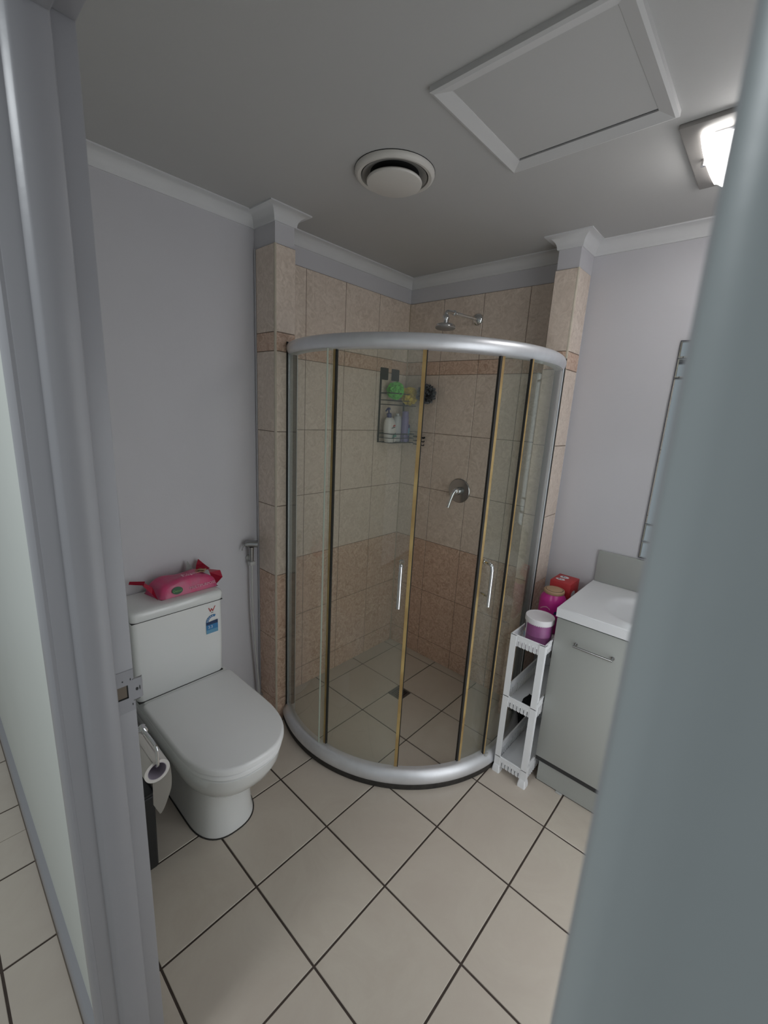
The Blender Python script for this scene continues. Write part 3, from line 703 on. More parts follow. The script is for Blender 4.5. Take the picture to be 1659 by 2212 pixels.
# ------------------------------------------------------------------ toilet
TY = -1.508
t = root('toilet', 'white close-coupled toilet with its lid closed, beside the tiled nib', 'toilet', (0.36, TY, 0))
def dshape(xb, xf, hw, z, L, n=28, pw=2.5, yc=TY, rb=0.02):
    """D outline: straight back and sides, super-ellipse nose of length L"""
    pts = []; xs = xf - L
    for k in range(n + 1):
        a = -PI / 2 + PI * k / n; c, s = math.cos(a), math.sin(a)
        pts.append((xs + L * abs(c) ** (2 / pw), yc + hw * math.copysign(abs(s) ** (2 / pw), s), z))
    for k in range(5):
        a = k / 4 * PI / 2; pts.append((xb + rb - rb * math.sin(a), yc + hw - rb + rb * math.cos(a), z))
    for k in range(5):
        a = k / 4 * PI / 2; pts.append((xb + rb - rb * math.cos(a), yc - hw + rb - rb * math.sin(a), z))
    return pts
bm = nb()
R = [dshape(0.02, 0.554, 0.120, 0.0, 0.16), dshape(0.02, 0.553, 0.119, 0.012, 0.16), dshape(0.02, 0.546, 0.115, 0.035, 0.155), dshape(0.02, 0.540, 0.112, 0.12, 0.15),
     dshape(0.02, 0.545, 0.113, 0.19, 0.15), dshape(0.02, 0.562, 0.117, 0.215, 0.165), dshape(0.02, 0.600, 0.132, 0.235, 0.20), dshape(0.02, 0.645, 0.150, 0.265, 0.23),
     dshape(0.02, 0.680, 0.163, 0.300, 0.245), dshape(0.02, 0.704, 0.173, 0.345, 0.25), dshape(0.02, 0.712, 0.177, 0.385, 0.25), dshape(0.02, 0.706, 0.174, 0.391, 0.25)]
loft(bm, R); put('pan', bm, 'porcelain', t, ang=50)
bm = nb(); loft(bm, [dshape(0.02, 0.558, 0.124, 0.0005, 0.163), dshape(0.02, 0.556, 0.122, 0.003, 0.162)]); put('floor_silicone', bm, 'grime', t)
def slab(name, xb, xf, hw, z0, z1, m, r=0.006, L=0.25):
    bm = nb(); R = [dshape(xb + r, xf - r, hw - r, z0, L - r), dshape(xb, xf, hw, z0 + r * .6, L), dshape(xb, xf, hw, z1 - r, L), dshape(xb + r * .3, xf - r * .3, hw - r * .3, z1 - r * .3, L), dshape(xb + r, xf - r, hw - r, z1, L - r)]
    loft(bm, R); return put(name, bm, m, t, ang=50)
slab('seat', 0.190, 0.716, 0.1785, 0.3935, 0.4135, 'seat_plastic', 0.006)
slab('lid', 0.181, 0.722, 0.1825, 0.4165, 0.4450, 'seat_plastic', 0.009)
bm = nb(); box(bm, 0.0, 0.184, TY - 0.172, TY + 0.172, 0.30, 0.440, 0.008); put('rear_deck', bm, 'porcelain', t)
for y in (TY - 0.09, TY + 0.09):
    bm = nb(); lathe(bm, [(0.006, -0.02), (0.006, 0.02)], (0.192, y, 0.415), 14, (0, 1, 0)); put('hinge', bm, 'seat_plastic', t)
c0, c1 = -1.700, -1.344
bm = nb()
R = []
for z, d, s in ((0.441, 0.168, 0.006), (0.450, 0.172, 0.002), (0.60, 0.174, 0.0), (0.779, 0.176, 0.0)):
    rr = 0.022; ring = [(0.001, c0 + s, z)]
    for k in range(6): a = k / 5 * PI / 2; ring.append((d - rr + rr * math.sin(a), c0 + s + rr - rr * math.cos(a), z))
    for k in range(6): a = k / 5 * PI / 2; ring.append((d - rr + rr * math.cos(a), c1 - s - rr + rr * math.sin(a), z))
    ring.append((0.001, c1 - s, z)); R.append(ring)
loft(bm, R); put('cistern', bm, 'porcelain', t, ang=50)
bm = nb(); R = []
for z, g in ((0.7825, -0.001), (0.785, 0.0015), (0.808, 0.003), (0.816, 0.001), (0.822, -0.004), (0.8245, -0.012), (0.8255, -0.03)):
    rr = 0.022; d = 0.1785 + g; a0_, a1_ = c0 - 0.001 - g, c1 + 0.001 + g
    ring = [(0.001, a0_, z)]
    for k in range(6): a = k / 5 * PI / 2; ring.append((d - rr + rr * math.sin(a), a0_ + rr - rr * math.cos(a), z))
    for k in range(6): a = k / 5 * PI / 2; ring.append((d - rr + rr * math.cos(a), a1_ - rr + rr * math.sin(a), z))
    ring.append((0.001, a1_, z)); R.append(ring)
loft(bm, R); put('cistern_lid', bm, 'porcelain', t, ang=50)
bm = nb(); box(bm, 0.004, 0.1755, c0 + 0.001, c1 - 0.001, 0.7792, 0.7824); put('lid_joint', bm, 'seam', t, smooth=False)
bm = nb(); box(bm, 0.01, 0.170, c0 + 0.006, c1 - 0.006, 0.4385, 0.4425); put('deck_joint', bm, 'seam', t, smooth=False)
# flat stickers on the cistern
FX = 0.1768
def yz(bm, pts, x=FX, mi=0): prism(bm, pts, 'x', x, x + 0.0004, mi=mi)
bm = nb()
yc_ = -1.394
for s in ((-.013, .757, -.006, .739), (-.006, .739, -.001, .752), (-.001, .752, .004, .739), (.004, .739, .015, .760)):
    dy, dz = s[2] - s[0], s[3] - s[1]; l = math.hypot(dy, dz); nx, nz = -dz / l * .0016, dy / l * .0016
    yz(bm, [(yc_ + s[0] + nx, s[1] + nz), (yc_ + s[0] - nx, s[1] - nz), (yc_ + s[2] - nx, s[3] - nz), (yc_ + s[2] + nx, s[3] + nz)])
put('tick_sticker', bm, 'red_print', t, smooth=False, label='red approval tick mark')
bm = nb(); yz(bm, [(yc_ - .003, .731), (yc_ + .006, .731), (yc_ + .006, .735), (yc_ - .003, .735)]); put('tick_caption', bm, 'base_plate', t, smooth=False)
bm = nb(); ya, yb = -1.4205, -1.3695
yz(bm, [(ya, .640), (yb, .640), (yb, .657), (ya, .657)], mi=2); yz(bm, [(ya, .657), (yb, .657), (yb, .680), (ya, .680)], mi=1); yz(bm, [(ya, .680), (yb, .680), (yb, .696), (ya, .692)], mi=0)
for k in range(7):
    a, b = PI - k / 7 * PI * 0.62, PI - (k + 1) / 7 * PI * 0.62; cy_, cz_ = ya + 0.031, 0.692
    yz(bm, [(cy_ + .031 * math.cos(a), cz_ + .031 * math.sin(a)), (cy_ + .031 * math.cos(b), cz_ + .031 * math.sin(b)), (cy_ + .021 * math.cos(b), cz_ + .021 * math.sin(b)), (cy_ + .021 * math.cos(a), cz_ + .021 * math.sin(a))], mi=3)
st = put('rating_label', bm, ['blue_dark', 'blue_mid', 'blue_light', 'blue_print'], t, smooth=False, label='blue water rating label')
bm = nb()
for k in range(5):
    a = PI - (k + 0.6) / 7 * PI * 0.72; c = (cy_ + .026 * math.cos(a), cz_ + .026 * math.sin(a))
    yz(bm, [(c[0] + (.0034 if i % 2 == 0 else .0015) * math.sin(i * PI / 5), c[1] + (.0034 if i % 2 == 0 else .0015) * math.cos(i * PI / 5)) for i in range(10)], FX + 0.0003)
put('rating_star', bm, 'white_print', st, smooth=False)
text_obj('rating_figure', '3.3', 0.017, 'white_print', st, basis((FX + 0.0006, ya + 0.018, 0.6685), (0, 1, 0), (0, 0, 1)))

# ------------------------------------------------------------------ wipes pack
wo = Vector((0.088, -1.475, 0.8258))
t = root('wipes_packet', 'open pink packet of wipes lying on the cistern lid', 'wipes', wo)
bm = nb(); N1, N2 = 24, 14
wx0, wx1, wy0, wy1 = 0.020, 0.134, -1.588, -1.352
def pil(u, v, top):
    ex = (max(0, 1 - abs(u) ** 5)) ** 0.5; ev = (max(0, 1 - abs(v) ** 5)) ** 0.5
    h = 0.066 * ex * ev * (1 + 0.06 * math.sin(5 * u + 3 * v)) if top else 0
    x = (wx0 + wx1) / 2 + v * (wx1 - wx0) / 2; y = (wy0 + wy1) / 2 + u * (wy1 - wy0) / 2 + 0.012 * v
    return Vector((x, y, wo.z + 0.0005 + h))
T = [[bm.verts.new(pil(-1 + 2 * i / N1, -1 + 2 * j / N2, 1)) for j in range(N2 + 1)] for i in range(N1 + 1)]
B = [[bm.verts.new(pil(-1 + 2 * i / N1, -1 + 2 * j / N2, 0)) for j in range(N2 + 1)] for i in range(N1 + 1)]
for i in range(N1):
    for j in range(N2):
        bm.faces.new((T[i][j], T[i + 1][j], T[i + 1][j + 1], T[i][j + 1])); bm.faces.new((B[i][j], B[i][j + 1], B[i + 1][j + 1], B[i + 1][j]))
bmesh.ops.remove_doubles(bm, verts=bm.verts[:], dist=0.0008)
put('packet_body', bm, 'pink_film', t, ang=70)
bm = nb()   # crimped ends and torn corner
def fin(pts, th=0.0012):
    global bm
    A = [bm.verts.new(p) for p in pts]; bm.faces.new(A)
    bmesh.ops.solidify(bm, geom=bm.faces[:], thickness=0.001); put('film_flap', bm, 'red_film', t, smooth=False); bm = nb()
fin([(0.125, -1.352, wo.z + .001), (0.095, -1.300, wo.z + .018), (0.055, -1.290, wo.z + .036), (0.030, -1.335, wo.z + .045), (0.080, -1.352, wo.z + .048)])
fin([(0.128, -1.585, wo.z + .002), (0.110, -1.600, wo.z + .028), (0.060, -1.615, wo.z + .050), (0.045, -1.600, wo.z + .052), (0.080, -1.585, wo.z + .040)])
fin([(0.060, -1.610, wo.z + .050), (0.030, -1.655, wo.z + .056), (0.020, -1.648, wo.z + .064), (0.045, -1.600, wo.z + .060)])
fin([(0.050, -1.400, wo.z + .052), (0.028, -1.385, wo.z + .075), (0.020, -1.372, wo.z + .098), (0.024, -1.350, wo.z + .072), (0.040, -1.330, wo.z + .050), (0.055, -1.352, wo.z + .052)])
bm.faces.new([bm.verts.new(p) for p in [(0.040, -1.436, wo.z + .056), (0.020, -1.420, wo.z + .100), (0.030, -1.405, wo.z + .070), (0.050, -1.400, wo.z + .057)]]); bmesh.ops.solidify(bm, geom=bm.faces[:], thickness=0.001)
put('wipe_tip', bm, 'hose', t, smooth=False)
bm = nb()   # torn opening: ragged ring with wipes inside
oc = Vector((0.080, -1.392, wo.z + 0.0675)); ring = []
for k in range(22):
    a = 2 * PI * k / 22; q = 1 + 0.22 * math.sin(5 * a) + random.uniform(-.12, .12); ring.append(oc + Vector((0.017 * math.cos(a) * q, 0.023 * math.sin(a) * q, -0.10 * 0.01)))
tube(bm, [*ring, ring[0]], 0.0022, 6, cap=False); tube(bm, bez([oc + Vector((-.01, -.015, .001)), oc + Vector((.004, 0.0, .003)), oc + Vector((.008, .014, .001))], 4), 0.003, 6)
put('torn_opening', bm, 'tan_lid', t)
bm = nb(); loft(bm, [[p + Vector((0, 0, -.003)) for p in ring], [p + Vector((0, 0, -.0012)) for p in ring]]); put('opening_hole', bm, 'dark_void', t, smooth=False)
# print on the front flank
fl = basis((0.1265, -1.452, wo.z + 0.026), (0.0, 1, 0.0), (-0.35, 0, 1))
text_obj('pack_lettering', 'MULTIPURPOSE', 0.0158, 'soft_pink_print', t, basis((0.1345, -1.408, wo.z + 0.022), (0.01, 1, 0.02), (-0.35, 0, 1)))
text_obj('pack_lettering', 'fresh', 0.021, 'soft_pink_print', t, basis((0.101, -1.440, wo.z + 0.0700), (0.02, 1, 0), (-1, 0, 0.25)))
bm = nb(); ob = basis((0.1338, -1.512, wo.z + 0.026), (0.0, 1, 0.0), (-0.30, 0, 1))
lathe(bm, [(1, 0), (1, 0.0008)], (0, 0, 0), 28); 
for v in bm.verts: v.co = ob @ Vector((v.co.x * .0215, v.co.y * .0150, v.co.z))
lg = put('brand_oval', bm, 'green_print', t, smooth=False)
text_obj('logo_lettering', 'Dettol', 0.0125, 'lime_print', lg, ob @ Matrix.Translation((0, -0.002, 0.0012)))
bm = nb()
for k in range(4):
    yy = -1.478 + k * 0.011; box(bm, 0.085, 0.108, yy, yy + 0.007, wo.z + 0.066, wo.z + 0.0693, 0.0004)
put('pack_print', bm, 'soft_pink_print', t, smooth=False)

# ------------------------------------------------------------------ bidet sprayer
bo = Vector((0.0, -1.117, 0.87))
t = root('bidet_sprayer', 'chrome hand bidet sprayer hung on the wall beside the cistern', 'bidet sprayer', bo)
bm = nb(); lathe(bm, [(0.014, 0), (0.014, 0.006), (0.008, 0.010), (0.008, 0.026)], (0, -1.117, 0.868), 20, (1, 0, 0)); box(bm, 0.014, 0.044, -1.131, -1.103, 0.838, 0.858, 0.004); put('wall_bracket', bm, 'hose', t)
bm = nb(); lathe(bm, [(0.0085, 0.840), (0.010, 0.870), (0.0115, 0.915), (0.013, 0.930)], (0.030, -1.117, 0), 20); put('handle', bm, 'dull_chrome', t)
bm = nb(); tube(bm, [(0.020, -1.146, 0.946), (0.026, -1.130, 0.948), (0.040, -1.098, 0.944), (0.044, -1.091, 0.9435)], [0.012, 0.0165, 0.0175, 0.0185], 20); put('spray_head', bm, 'dull_chrome', t)
bm = nb(); lathe(bm, [(0.0155, 0.0), (0.014, 0.0012)], (0.0442, -1.0905, 0.9435), 20, (0.5, 0.86, 0)); put('nozzle', bm, 'base_plate', t)
bm = nb(); tube(bm, bez([(0.022, -1.146, 0.945), (0.020, -1.156, 0.934), (0.019, -1.160, 0.918)], 4), 0.003, 8); put('trigger', bm, 'dull_chrome', t)
bm = nb(); tube(bm, bez([(0.030, -1.117, 0.840), (0.030, -1.117, 0.79), (0.030, -1.1165, 0.644), (0.030, -1.108, 0.438), (0.031, -1.094, 0.245), (0.032, -1.087, 0.13), (0.030, -1.084, 0.085)], 6), 0.0056, 12); put('hose', bm, 'hose', t)
bm = nb(); lathe(bm, [(0.012, 0), (0.012, 0.004), (0.008, 0.006), (0.008, 0.022)], (0.028, NY1, 0.092), 16, (0, -1, 0)); put('stop_valve', bm, 'chrome', t)

# ------------------------------------------------------------------ toilet roll holder, roll, bin
t = root('toilet_roll_holder', 'chrome bent-rod toilet roll holder on the wall by the door', 'roll holder', (0.735, YD, 0.748))
RZ, RY = 0.697, -1.8505
bm = nb(); box(bm, 0.690, 0.735, YD, YD + 0.006, 0.725, 0.775, 0.003); tube(bm, [(0.712, YD + 0.004, 0.752), (0.716, RY - 0.010, 0.752)], 0.006, 12); lathe(bm, [(0.009, -0.012), (0.009, 0.012)], (0.716, RY - 0.004, 0.752), 14, (0, 1, 0))
lathe(bm, [(0.009, -0.010), (0.009, 0.010)], (0.722, RY, 0.754), 14, (1, 0, 0)); put('mount', bm, 'chrome', t)
bm = nb(); tube(bm, bez([(0.722, RY, 0.754), (0.800, RY, 0.757), (0.812, RY, 0.753), (0.8145, RY, 0.742), (0.8145, RY, 0.712), (0.808, RY, RZ + 0.002), (0.795, RY, RZ), (0.700, RY, RZ)], 5), 0.0042, 10); put('rod', bm, 'chrome', t)
rc = RZ - 0.0158
t = root('toilet_roll', 'nearly used white toilet roll with a torn sheet hanging down', 'toilet roll', (0.755, RY, rc))
def annulus(bm, c, r0, r1, x0, x1, seg=36):
    R = []
    for r, x in ((r0, x0), (r1, x0), (r1, x1), (r0, x1)):
        R.append([(x, c[0] + r * math.cos(2 * PI * k / seg), c[1] + r * math.sin(2 * PI * k / seg)) for k in range(seg)])
    R.append(R[0]); loft(bm, R, cap=False); bmesh.ops.remove_doubles(bm, verts=bm.verts[:], dist=1e-6)
bm = nb(); annulus(bm, (RY, rc), 0.0225, 0.0305, 0.655, 0.806); put('paper_roll', bm, 'paper', t)
bm = nb(); annulus(bm, (RY, rc), 0.0212, 0.0226, 0.655, 0.8055); put('cardboard_core', bm, 'card_core', t)
bm = nb(); n = 10; xs = [0.702, 0.735, 0.770, 0.806]; bot = [0.478, 0.462, 0.505, 0.600]
A = []
for i in range(13):
    x = 0.655 + 0.151 * i / 12
    zb = 0.436 + 0.002 * i if i <= 4 else 0.444 + 0.165 * ((i - 4) / 8) ** 1.2
    col = []
    for k in range(n + 1):
        f = k / n
        if f < 0.3: a = 1.9 - f / 0.3 * 1.9; y, z = RY + 0.0309 * math.cos(a), rc + 0.0309 * math.sin(a)
        else: g = (f - 0.3) / 0.7; y = RY + 0.0309 + 0.004 * math.sin(g * 2.5) - 0.003 * g; z = rc + (zb - rc) * g
        col.append(bm.verts.new((x, y, z)))
    A.append(col)
for i in range(12):
    for k in range(n): bm.faces.new((A[i][k], A[i + 1][k], A[i + 1][k + 1], A[i][k + 1]))
bmesh.ops.solidify(bm, geom=bm.faces[:], thickness=0.0006); put('hanging_sheet', bm, 'paper', t)
t = root('waste_bin', 'black plastic waste bin on the floor under the toilet roll', 'bin', (0.36, -1.853, 0))
bm = nb(); R = []
for z, s in ((0.0, 0.0), (0.006, 0.003), (0.300, 0.010), (0.315, 0.013), (0.320, 0.013), (0.318, 0.008), (0.02, -0.004)):
    R.append([(x, y, z) for x, y in ((0.270 - s, -1.922), (0.474 + s, -1.922), (0.480 + s, -1.916), (0.480 + s, -1.772 + s * .3), (0.474 + s, -1.766 + s * .3), (0.270 - s, -1.766 + s * .3), (0.262 - s, -1.772 + s * .3), (0.262 - s, -1.916))])
loft(bm, R); put('bin_body', bm, 'black_plastic', t, ang=30)
bm = nb(); box(bm, 0.246, 0.496, -1.9275, -1.7585, 0.302, 0.312, 0.003); put('bin_rim', bm, 'black_plastic', t)

# ------------------------------------------------------------------ vanity
VX0, VX1 = 1.268, 1.868
t = root('vanity_cabinet', 'white vanity cabinet with a chrome bar handle on its door', 'vanity', (1.57, -0.22, 0))
bm = nb(); box(bm, VX0 + 0.003, VX1, -0.430, -0.001, 0.122, 0.812); put('carcass', bm, 'vanity_white', t, smooth=False)
bm = nb(); box(bm, VX0 + 0.014, VX1, -0.430, -0.02, 0.004, 0.104); put('kickboard', bm, 'vanity_white', t, smooth=False)
bm = nb(); box(bm, VX0 + 0.010, VX1, -0.4285, -0.02, 0.0, 0.004); put('kick_seal', bm, 'grime', t, smooth=False)
bm = nb(); box(bm, VX0 + 0.004, VX1, -0.425, -0.02, 0.104, 0.122); put('recess_shade', bm, 'dark_void', t, smooth=False)  # black fill painted as the shade between kickboard and doors
bm = nb(); box(bm, VX0, 1.5665, -0.449, -0.431, 0.136, 0.809, 0.0015); dr = put('cabinet_door', bm, 'vanity_white', t)
bm = nb(); box(bm, 1.5695, VX1, -0.449, -0.431, 0.136, 0.809, 0.0015); dr2 = put('cabinet_door', bm, 'vanity_white', t)
bm = nb(); box(bm, VX0 + 0.001, VX1, -0.4480, -0.431, 0.1165, 0.1358); put('door_shade', bm, 'seam', t, smooth=False)  # black strip painted as the shadow under the door bottoms
def bar(par, xa, xb, z=0.722):
    bm = nb(); tube(bm, [(xa, -0.474, z), (xb, -0.474, z)], 0.0045, 12)
    for x in (xa + 0.004, xb - 0.004): tube(bm, [(x, -0.449, z), (x, -0.474, z)], 0.0045, 10); lathe(bm, [(0.0075, 0), (0.0075, 0.004)], (x, -0.449, z), 12, (0, -1, 0))
    put('bar_handle', bm, 'dull_chrome', par)
bar(dr, 1.352, 1.498); bar(dr2, 1.640, 1.786)
bm = nb(); box(bm, VX0 - 0.001, VX1, -0.4455, -0.002, 0.812, 0.8145); put('top_seal', bm, 'seam', t, smooth=False)
# basin top with recess
t = root('washbasin', 'white moulded vanity top with an integral basin', 'benchtop', (1.57, -0.22, 0.815))
ZT = 0.857
bm = nb(); N = 30
bx, by, ba, bb_ = 1.615, -0.235, 0.215, 0.150
def topz(x, y):
    u, v = abs(x - bx) / ba, abs(y - by) / bb_
    d = (u ** 3.2 + v ** 3.2) ** (1 / 3.2)
    if d >= 1: return ZT
    s = 1 - d; return ZT - 0.012 * min(1, s / 0.15) ** 1.3 - 0.026 * max(0, min(1, (s - 0.10) / 0.6)) ** 0.8
xs = sorted(set([VX0 - 0.004, VX0, VX1] + [bx - ba * 1.05 + 2.1 * ba * k / 36 for k in range(37)])); ys = sorted(set([-0.4560, -0.4525, -0.001] + [by - bb_ * 1.05 + 2.1 * bb_ * k / 30 for k in range(31)]))
xs = [x for x in xs if x <= VX1]
def tz(x, y):
    z = topz(x, y)
    if x <= VX0 - 0.0039 or y <= -0.4559: z = ZT - 0.004
    return z
Gv = [[bm.verts.new((x, y, tz(x, y))) for y in ys] for x in xs]
for i in range(len(xs) - 1):
    for j in range(len(ys) - 1): bm.faces.new((Gv[i][j], Gv[i + 1][j], Gv[i + 1][j + 1], Gv[i][j + 1]))
edge = [Gv[i][0] for i in range(len(xs))] + [Gv[-1][j] for j in range(1, len(ys))] + [Gv[i][-1] for i in range(len(xs) - 2, -1, -1)] + [Gv[0][j] for j in range(len(ys) - 2, 0, -1)]
low = [bm.verts.new((v.co.x, v.co.y, 0.815)) for v in edge]
for k in range(len(edge)): bm.faces.new((edge[k], low[k], low[(k + 1) % len(edge)], edge[(k + 1) % len(edge)]))
put('top', bm, 'benchtop', t, ang=35)
bm = nb(); lathe(bm, [(0.022, 0.0), (0.022, 0.003), (0.014, 0.004)], (bx, by, topz(bx, by) + 0.0005), 24); put('waste', bm, 'chrome', t)
# splashback
bm = nb(); box(bm, 1.272, VX1, -0.012, 0.0, 0.858, 1.010, 0.001); solo('splashback', bm, 'vanity_white', 'flat white splashback panel standing behind the vanity top', 'splashback', (1.57, 0, 0.858))
bm = nb()
# basin tap
t = root('basin_tap', 'chrome basin mixer tap at the back of the vanity top', 'tap', (1.615, -0.055, ZT))
bm = nb(); lathe(bm, [(0.026, 0.0), (0.026, 0.006), (0.020, 0.010), (0.019, 0.085), (0.016, 0.092)], (1.615, -0.055, ZT), 28); tube(bm, bez([(1.615, -0.055, ZT + 0.055), (1.615, -0.110, ZT + 0.068), (1.615, -0.150, ZT + 0.052)], 6), 0.011, 16); put('spout', bm, 'chrome', t)
bm = nb(); tube(bm, bez([(1.615, -0.055, ZT + 0.095), (1.615, -0.070, ZT + 0.108), (1.615, -0.115, ZT + 0.126)], 5), 0.0075, 12); put('lever', bm, 'chrome', t)

# mirror: centre glass with a border of bevelled mirror strips
t = root('wall_mirror', 'frameless mirror with a border of narrow mirror strips above the vanity', 'mirror', (1.70, 0, 1.02))
bm = nb(); box(bm, 1.434, 1.960, -0.006, 0.003, 1.018, 1.942); put('backing', bm, 'mirror_edge', t, smooth=False)
def bev_panel(par, x0, x1, z0, z1, b=0.007, name='mirror_strip', tx=0.0, tz_=0.0):
    bm = nb(); R = []
    for ins, y in ((0.0, -0.0058), (0.0, -0.0075), (b, -0.011)):
        pts = [(x0 + ins, z0 + ins), (x1 - ins, z0 + ins), (x1 - ins, z1 - ins), (x0 + ins, z1 - ins)]
        R.append([(x, y + tx * (x - x0) + tz_ * (z - z0), z) for x, z in pts])
    loft(bm, R); put(name, bm, 'mirror_glass', par, smooth=False)
zs = [1.021, 1.097, 1.178, 1.795, 1.873, 1.939]
for k, (a, b) in enumerate(zip(zs[:-1], zs[1:])):
    for x0, x1 in ((1.437, 1.505), (1.889, 1.957)): bev_panel(t, x0, x1, a + 0.001, b - 0.001, 0.006 if k != 2 else 0.005, tz_=(-0.06 if k == 4 else 0.0))
for z0, z1 in ((1.021, 1.097), (1.873, 1.939)): bev_panel(t, 1.507, 1.887, z0, z1)
bev_panel(t, 1.507, 1.887, 1.099, 1.871, 0.012, 'centre_glass')

# ------------------------------------------------------------------ cart
KX0, KX1, KY0, KY1 = 1.1125, 1.2645, -0.522, -0.060
t = root('storage_trolley', 'narrow white three-tier plastic trolley between shower screen and vanity', 'trolley', ((KX0 + KX1) / 2, (KY0 + KY1) / 2, 0))
def lpost(x, y, sx, sy):
    bm = nb(); w1, w2, th = 0.026, 0.022, 0.004
    prism(bm, [(x, y), (x + sx * w1, y), (x + sx * w1, y + sy * th), (x + sx * (th + .003), y + sy * th), (x + sx * th, y + sy * (th + .003)), (x + sx * th, y + sy * w2), (x, y + sy * w2)], 'z', 0.030, 0.700)
    put('post', bm, 'cart_plastic', t, smooth=False)
    bm = nb(); R = []
    xc, yc = x + sx * 0.0135, y + sy * 0.013
    for z, a in ((0.0, 0.0185), (0.014, 0.018), (0.028, 0.0155), (0.036, 0.0135)):
        R.append([(xc + p * a, yc + q * a * 1.1, z) for p, q in ((-1, -.8), (-.8, -1), (.8, -1), (1, -.8), (1, .8), (.8, 1), (-.8, 1), (-1, .8))])
    loft(bm, R); put('foot', bm, 'cart_plastic', t, ang=30)
for x, sx in ((KX0, 1), (KX1, -1)):
    for y, sy in ((KY0, 1), (KY1, -1)): lpost(x, y, sx, sy)
def tray(zb, ztop, ex=0.0):
    x0, x1, y0, y1 = KX0 + 0.002, KX1 - 0.002, KY0 + 0.002, KY1 - 0.002; th = 0.0028; zm = zb + (ztop - zb) * 0.48
    bm = nb(); box(bm, x0 + 0.004, x1 - 0.004, y0 + 0.004, y1 - 0.004, zb, zb + 0.003)
    for a, b, c, d in ((x0, x1, y0, y0 + th), (x0, x1, y1 - th, y1), (x0, x0 + th, y0, y1), (x1 - th, x1, y0, y1)): box(bm, a, b, c, d, zm + (ex * 0.7 if b - a < 0.01 else 0.0), ztop + (ex if b - a < 0.01 else 0.0))
    for a, b, c, d in ((x0 - .002, x1 + .002, y0 - .002, y0 + .005), (x0 - .002, x1 + .002, y1 - .005, y1 + .002), (x0 - .002, x0 + .005, y0, y1), (x1 - .005, x1 + .002, y0, y1)): box(bm, a, b, c, d, ztop - 0.004 + (ex if b - a < 0.01 else 0.0), ztop + 0.001 + (ex if b - a < 0.01 else 0.0), 0.001, 1)
    tr = put('tray', bm, 'cart_plastic', t, smooth=False)
    bm = nb()
    for k in range(7):
        x = x0 + 0.026 + k * (x1 - x0 - 0.052) / 6
        for y in (y0, y1 - th):
            box(bm, x - 0.0050, x + 0.0050, y, y + th, zb - 0.001, zm)
    for k in range(25):
        y = y0 + 0.028 + k * (y1 - y0 - 0.056) / 24
        for x in (x0, x1 - th):
            box(bm, x, x + th, y - 0.0040, y + 0.0040, zb - 0.001, zm + ex * 0.7)
    put('side_slots', bm, 'cart_plastic', tr, smooth=False, kind='stuff')
    bm = nb()
    for k in range(7):
        x = x0 + 0.026 + k * (x1 - x0 - 0.052) / 6
        box(bm, x + 0.0048, x + 0.0064, y0 - 0.0018, y0 + 0.0006, zb - 0.001, zm + 0.006)
    put('front_rib', bm, 'cart_plastic', tr, smooth=False, kind='stuff')
tray(0.650, 0.700); tray(0.350, 0.400, 0.030); tray(0.034, 0.084, 0.030)

# things on the trolley
TZ = 0.6535
c = Vector((1.190, -0.424, TZ))
t = root('purple_tub', 'white-lidded tub with a purple label on the trolley top', 'tub', c)
bm = nb(); lathe(bm, [(0.052, 0.0), (0.055, 0.003), (0.056, 0.090), (0.057, 0.104)], c, 40); put('tub_body', bm, 'lid_white', t)
bm = nb(); R = []
for z in (0.005, 0.045, 0.0455, 0.0475, 0.048, 0.0985):
    r = 0.0565 if z not in (0.0455, 0.0475) else 0.0569
    R.append([(c.x + r * math.cos(D2(-128 + 176 * k / 24)), c.y + r * math.sin(D2(-128 + 176 * k / 24)), c.z + z) for k in range(25)])
loft(bm, R, cap=False, closed=False); put('purple_label', bm, 'purple_label', t, label='purple wrap label')
bm = nb()
for z0, z1, mi, aa in ((0.062, 0.088, 0, 22), (0.045, 0.062, 1, 16), (0.022, 0.045, 2, 20), (0.005, 0.022, 3, 22)):
    R = [[(c.x + 0.0567 * math.cos(D2(-162 + aa * k / 6)), c.y + 0.0567 * math.sin(D2(-162 + aa * k / 6)), c.z + z) for k in range(7)] for z in (z0, z1)]
    loft(bm, R, cap=False, closed=False, mi=mi)
put('side_print', bm, ['navy_print', 'yellow_print', 'blue_light', 'bottle_grey'], t, smooth=False)
bm = nb(); R = [[(c.x + 0.0569 * math.cos(D2(-80 + 42 * k / 8)), c.y + 0.0569 * math.sin(D2(-80 + 42 * k / 8)), c.z + z) for k in range(9)] for z in (0.006, 0.016)]; loft(bm, R, cap=False, closed=False); put('label_band', bm, 'bottle_violet', t)
bm = nb(); R = [[(c.x + 0.0572 * math.cos(D2(-134 + 3 * k)), c.y + 0.0572 * math.sin(D2(-134 + 3 * k)), c.z + z) for k in range(3)] for z in (0.003, 0.092)]; loft(bm, R, cap=False, closed=False); put('label_edge', bm, 'lid_white', t)
bm = nb(); lathe(bm, [(0.058, 0.100), (0.0605, 0.102), (0.0605, 0.120), (0.059, 0.124), (0.056, 0.1245), (0.0545, 0.1225), (0.02, 0.122)], c, 48); put('tub_lid', bm, 'lid_white', t)

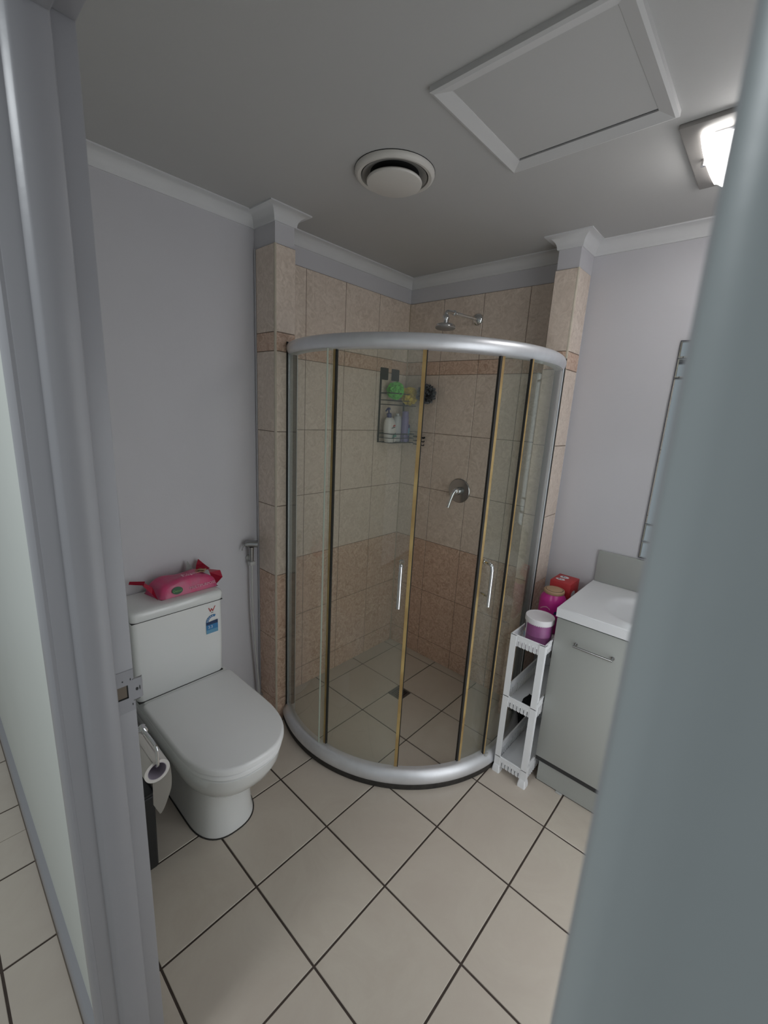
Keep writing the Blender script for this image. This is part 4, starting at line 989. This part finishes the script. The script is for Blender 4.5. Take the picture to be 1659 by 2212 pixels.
c = Vector((1.178, -0.262, TZ))
t = root('pink_jar', 'magenta plastic jar with a tan screw lid', 'jar', c)
bm = nb(); lathe(bm, [(0.050, 0.0), (0.055, 0.004), (0.058, 0.020), (0.058, 0.145), (0.055, 0.160), (0.043, 0.178), (0.040, 0.184)], c, 40); put('jar_body', bm, 'magenta', t)
bm = nb(); lathe(bm, [(0.042, 0.180), (0.0445, 0.183), (0.0445, 0.194), (0.0425, 0.197), (0.038, 0.197)], c, 40); put('jar_lid', bm, 'tan_lid', t)
bm = nb(); lathe(bm, [(0.038, 0.1968), (0.038, 0.1973)], c, 40); put('lid_groove', bm, 'dark_void', t)
bm = nb(); lathe(bm, [(0.0355, 0.1972), (0.0355, 0.1980), (0.034, 0.1984)], c, 40); put('lid_disc', bm, 'tan_lid', t)
bm = nb(); R = [[(c.x + 0.0586 * math.cos(D2(a0d + sw_ * k / 5)), c.y + 0.0586 * math.sin(D2(a0d + sw_ * k / 5)), c.z + z) for k in range(6)] for (a0d, sw_, z) in ((-62, 20, 0.098), (-58, 16, 0.112))]; loft(bm, R, cap=False, closed=False); put('jar_print', bm, 'navy_print', t)
bm = nb()
for s in range(2):
    tube(bm, bez([(c.x + 0.0588 * math.cos(D2(a)), c.y + 0.0588 * math.sin(D2(a)), c.z + z + s * 0.003) for a, z in ((-125, 0.108), (-108, 0.120), (-92, 0.125), (-78, 0.120 if s == 0 else 0.112))], 5), 0.0009, 5)
put('print_swirl', bm, 'soft_pink_print', t)

t = root('red_carton', 'red cardboard carton at the back of the trolley top', 'carton', (1.178, -0.115, TZ))
bm = nb(); box(bm, 1.131, 1.226, -0.198, -0.078, TZ, 0.868, 0.0015); put('carton_body', bm, 'red_card', t)
def ovalmark(x, y, rx, ry, rot):
    bm = nb(); lathe(bm, [(1, 0), (1, 0.0006)], (0, 0, 0), 20)
    M = Matrix.Translation((x, y, 0.8681)) @ Matrix.Rotation(rot, 4, 'Z')
    for v in bm.verts: v.co = M @ Vector((v.co.x * rx, v.co.y * ry, v.co.z))
    p = put('brand_oval', bm, 'white_print', t, smooth=False)
    text_obj('oval_lettering', 'BL' if y > -0.13 else 'BiL', 0.019, 'navy_print', p, Matrix.Translation((x, y, 0.8690)) @ Matrix.Rotation(rot, 4, 'Z'))
ovalmark(1.168, -0.118, 0.0205, 0.0150, D2(5)); ovalmark(1.163, -0.158, 0.0210, 0.0125, D2(5))
bm = nb(); M = basis((1.2264, -0.150, 0.810), (0, 1, 0), (0, 0, 1)); lathe(bm, [(1, 0), (1, 0.0006)], (0, 0, 0), 20)
for v in bm.verts: v.co = M @ Vector((v.co.x * .026, v.co.y * .016, v.co.z))
put('side_oval', bm, 'white_print', t, smooth=False)

bm = nb(); n = 10
A = [[None] * (n + 1) for _ in range(n + 1)]
for i in range(n + 1):
    for j in range(n + 1):
        u, v = i / n, j / n
        A[i][j] = bm.verts.new((1.170 + 0.078 * u + 0.004 * math.sin(9 * v), -0.470 + 0.105 * v - 0.02 * u * (v - .5), 0.3545 + 0.014 * math.sin(u * PI) ** .5 * math.sin(v * PI) ** .5 + 0.002 * math.sin(14 * u + 9 * v)))
for i in range(n):
    for j in range(n): bm.faces.new((A[i][j], A[i + 1][j], A[i + 1][j + 1], A[i][j + 1]))
bmesh.ops.solidify(bm, geom=bm.faces[:], thickness=0.002)
solo('black_cloth', bm, 'black_cloth', 'folded black cloth lying in the middle tray of the trolley', 'cloth', (1.21, -0.42, 0.354))
bm = nb(); rnd = random.Random(5)
for k in range(9):
    a = rnd.uniform(0, PI); cx_, cy_ = 1.068 + rnd.uniform(-.006, .006), -0.10 - k * 0.013
    tube(bm, bez([(cx_ - 0.012, cy_, 0.008), (cx_, cy_ + 0.008, 0.05 + 0.04 * rnd.random()), (cx_ + 0.010, cy_ - 0.006, 0.012)], 5), 0.0075, 8)
solo('floor_rag', bm, 'black_cloth', 'crumpled black rag on the floor behind the white trolley', 'cloth', (1.066, -0.15, 0))

# small blobs of silicone at the kickboard
bm = nb(); box(bm, 1.372, 1.400, -0.440, -0.4295, 0.0, 0.004, 0.0015); put('silicone_blob', bm, 'hose', bpy.data.objects['vanity_cabinet'])
bpy.context.view_layer.update()
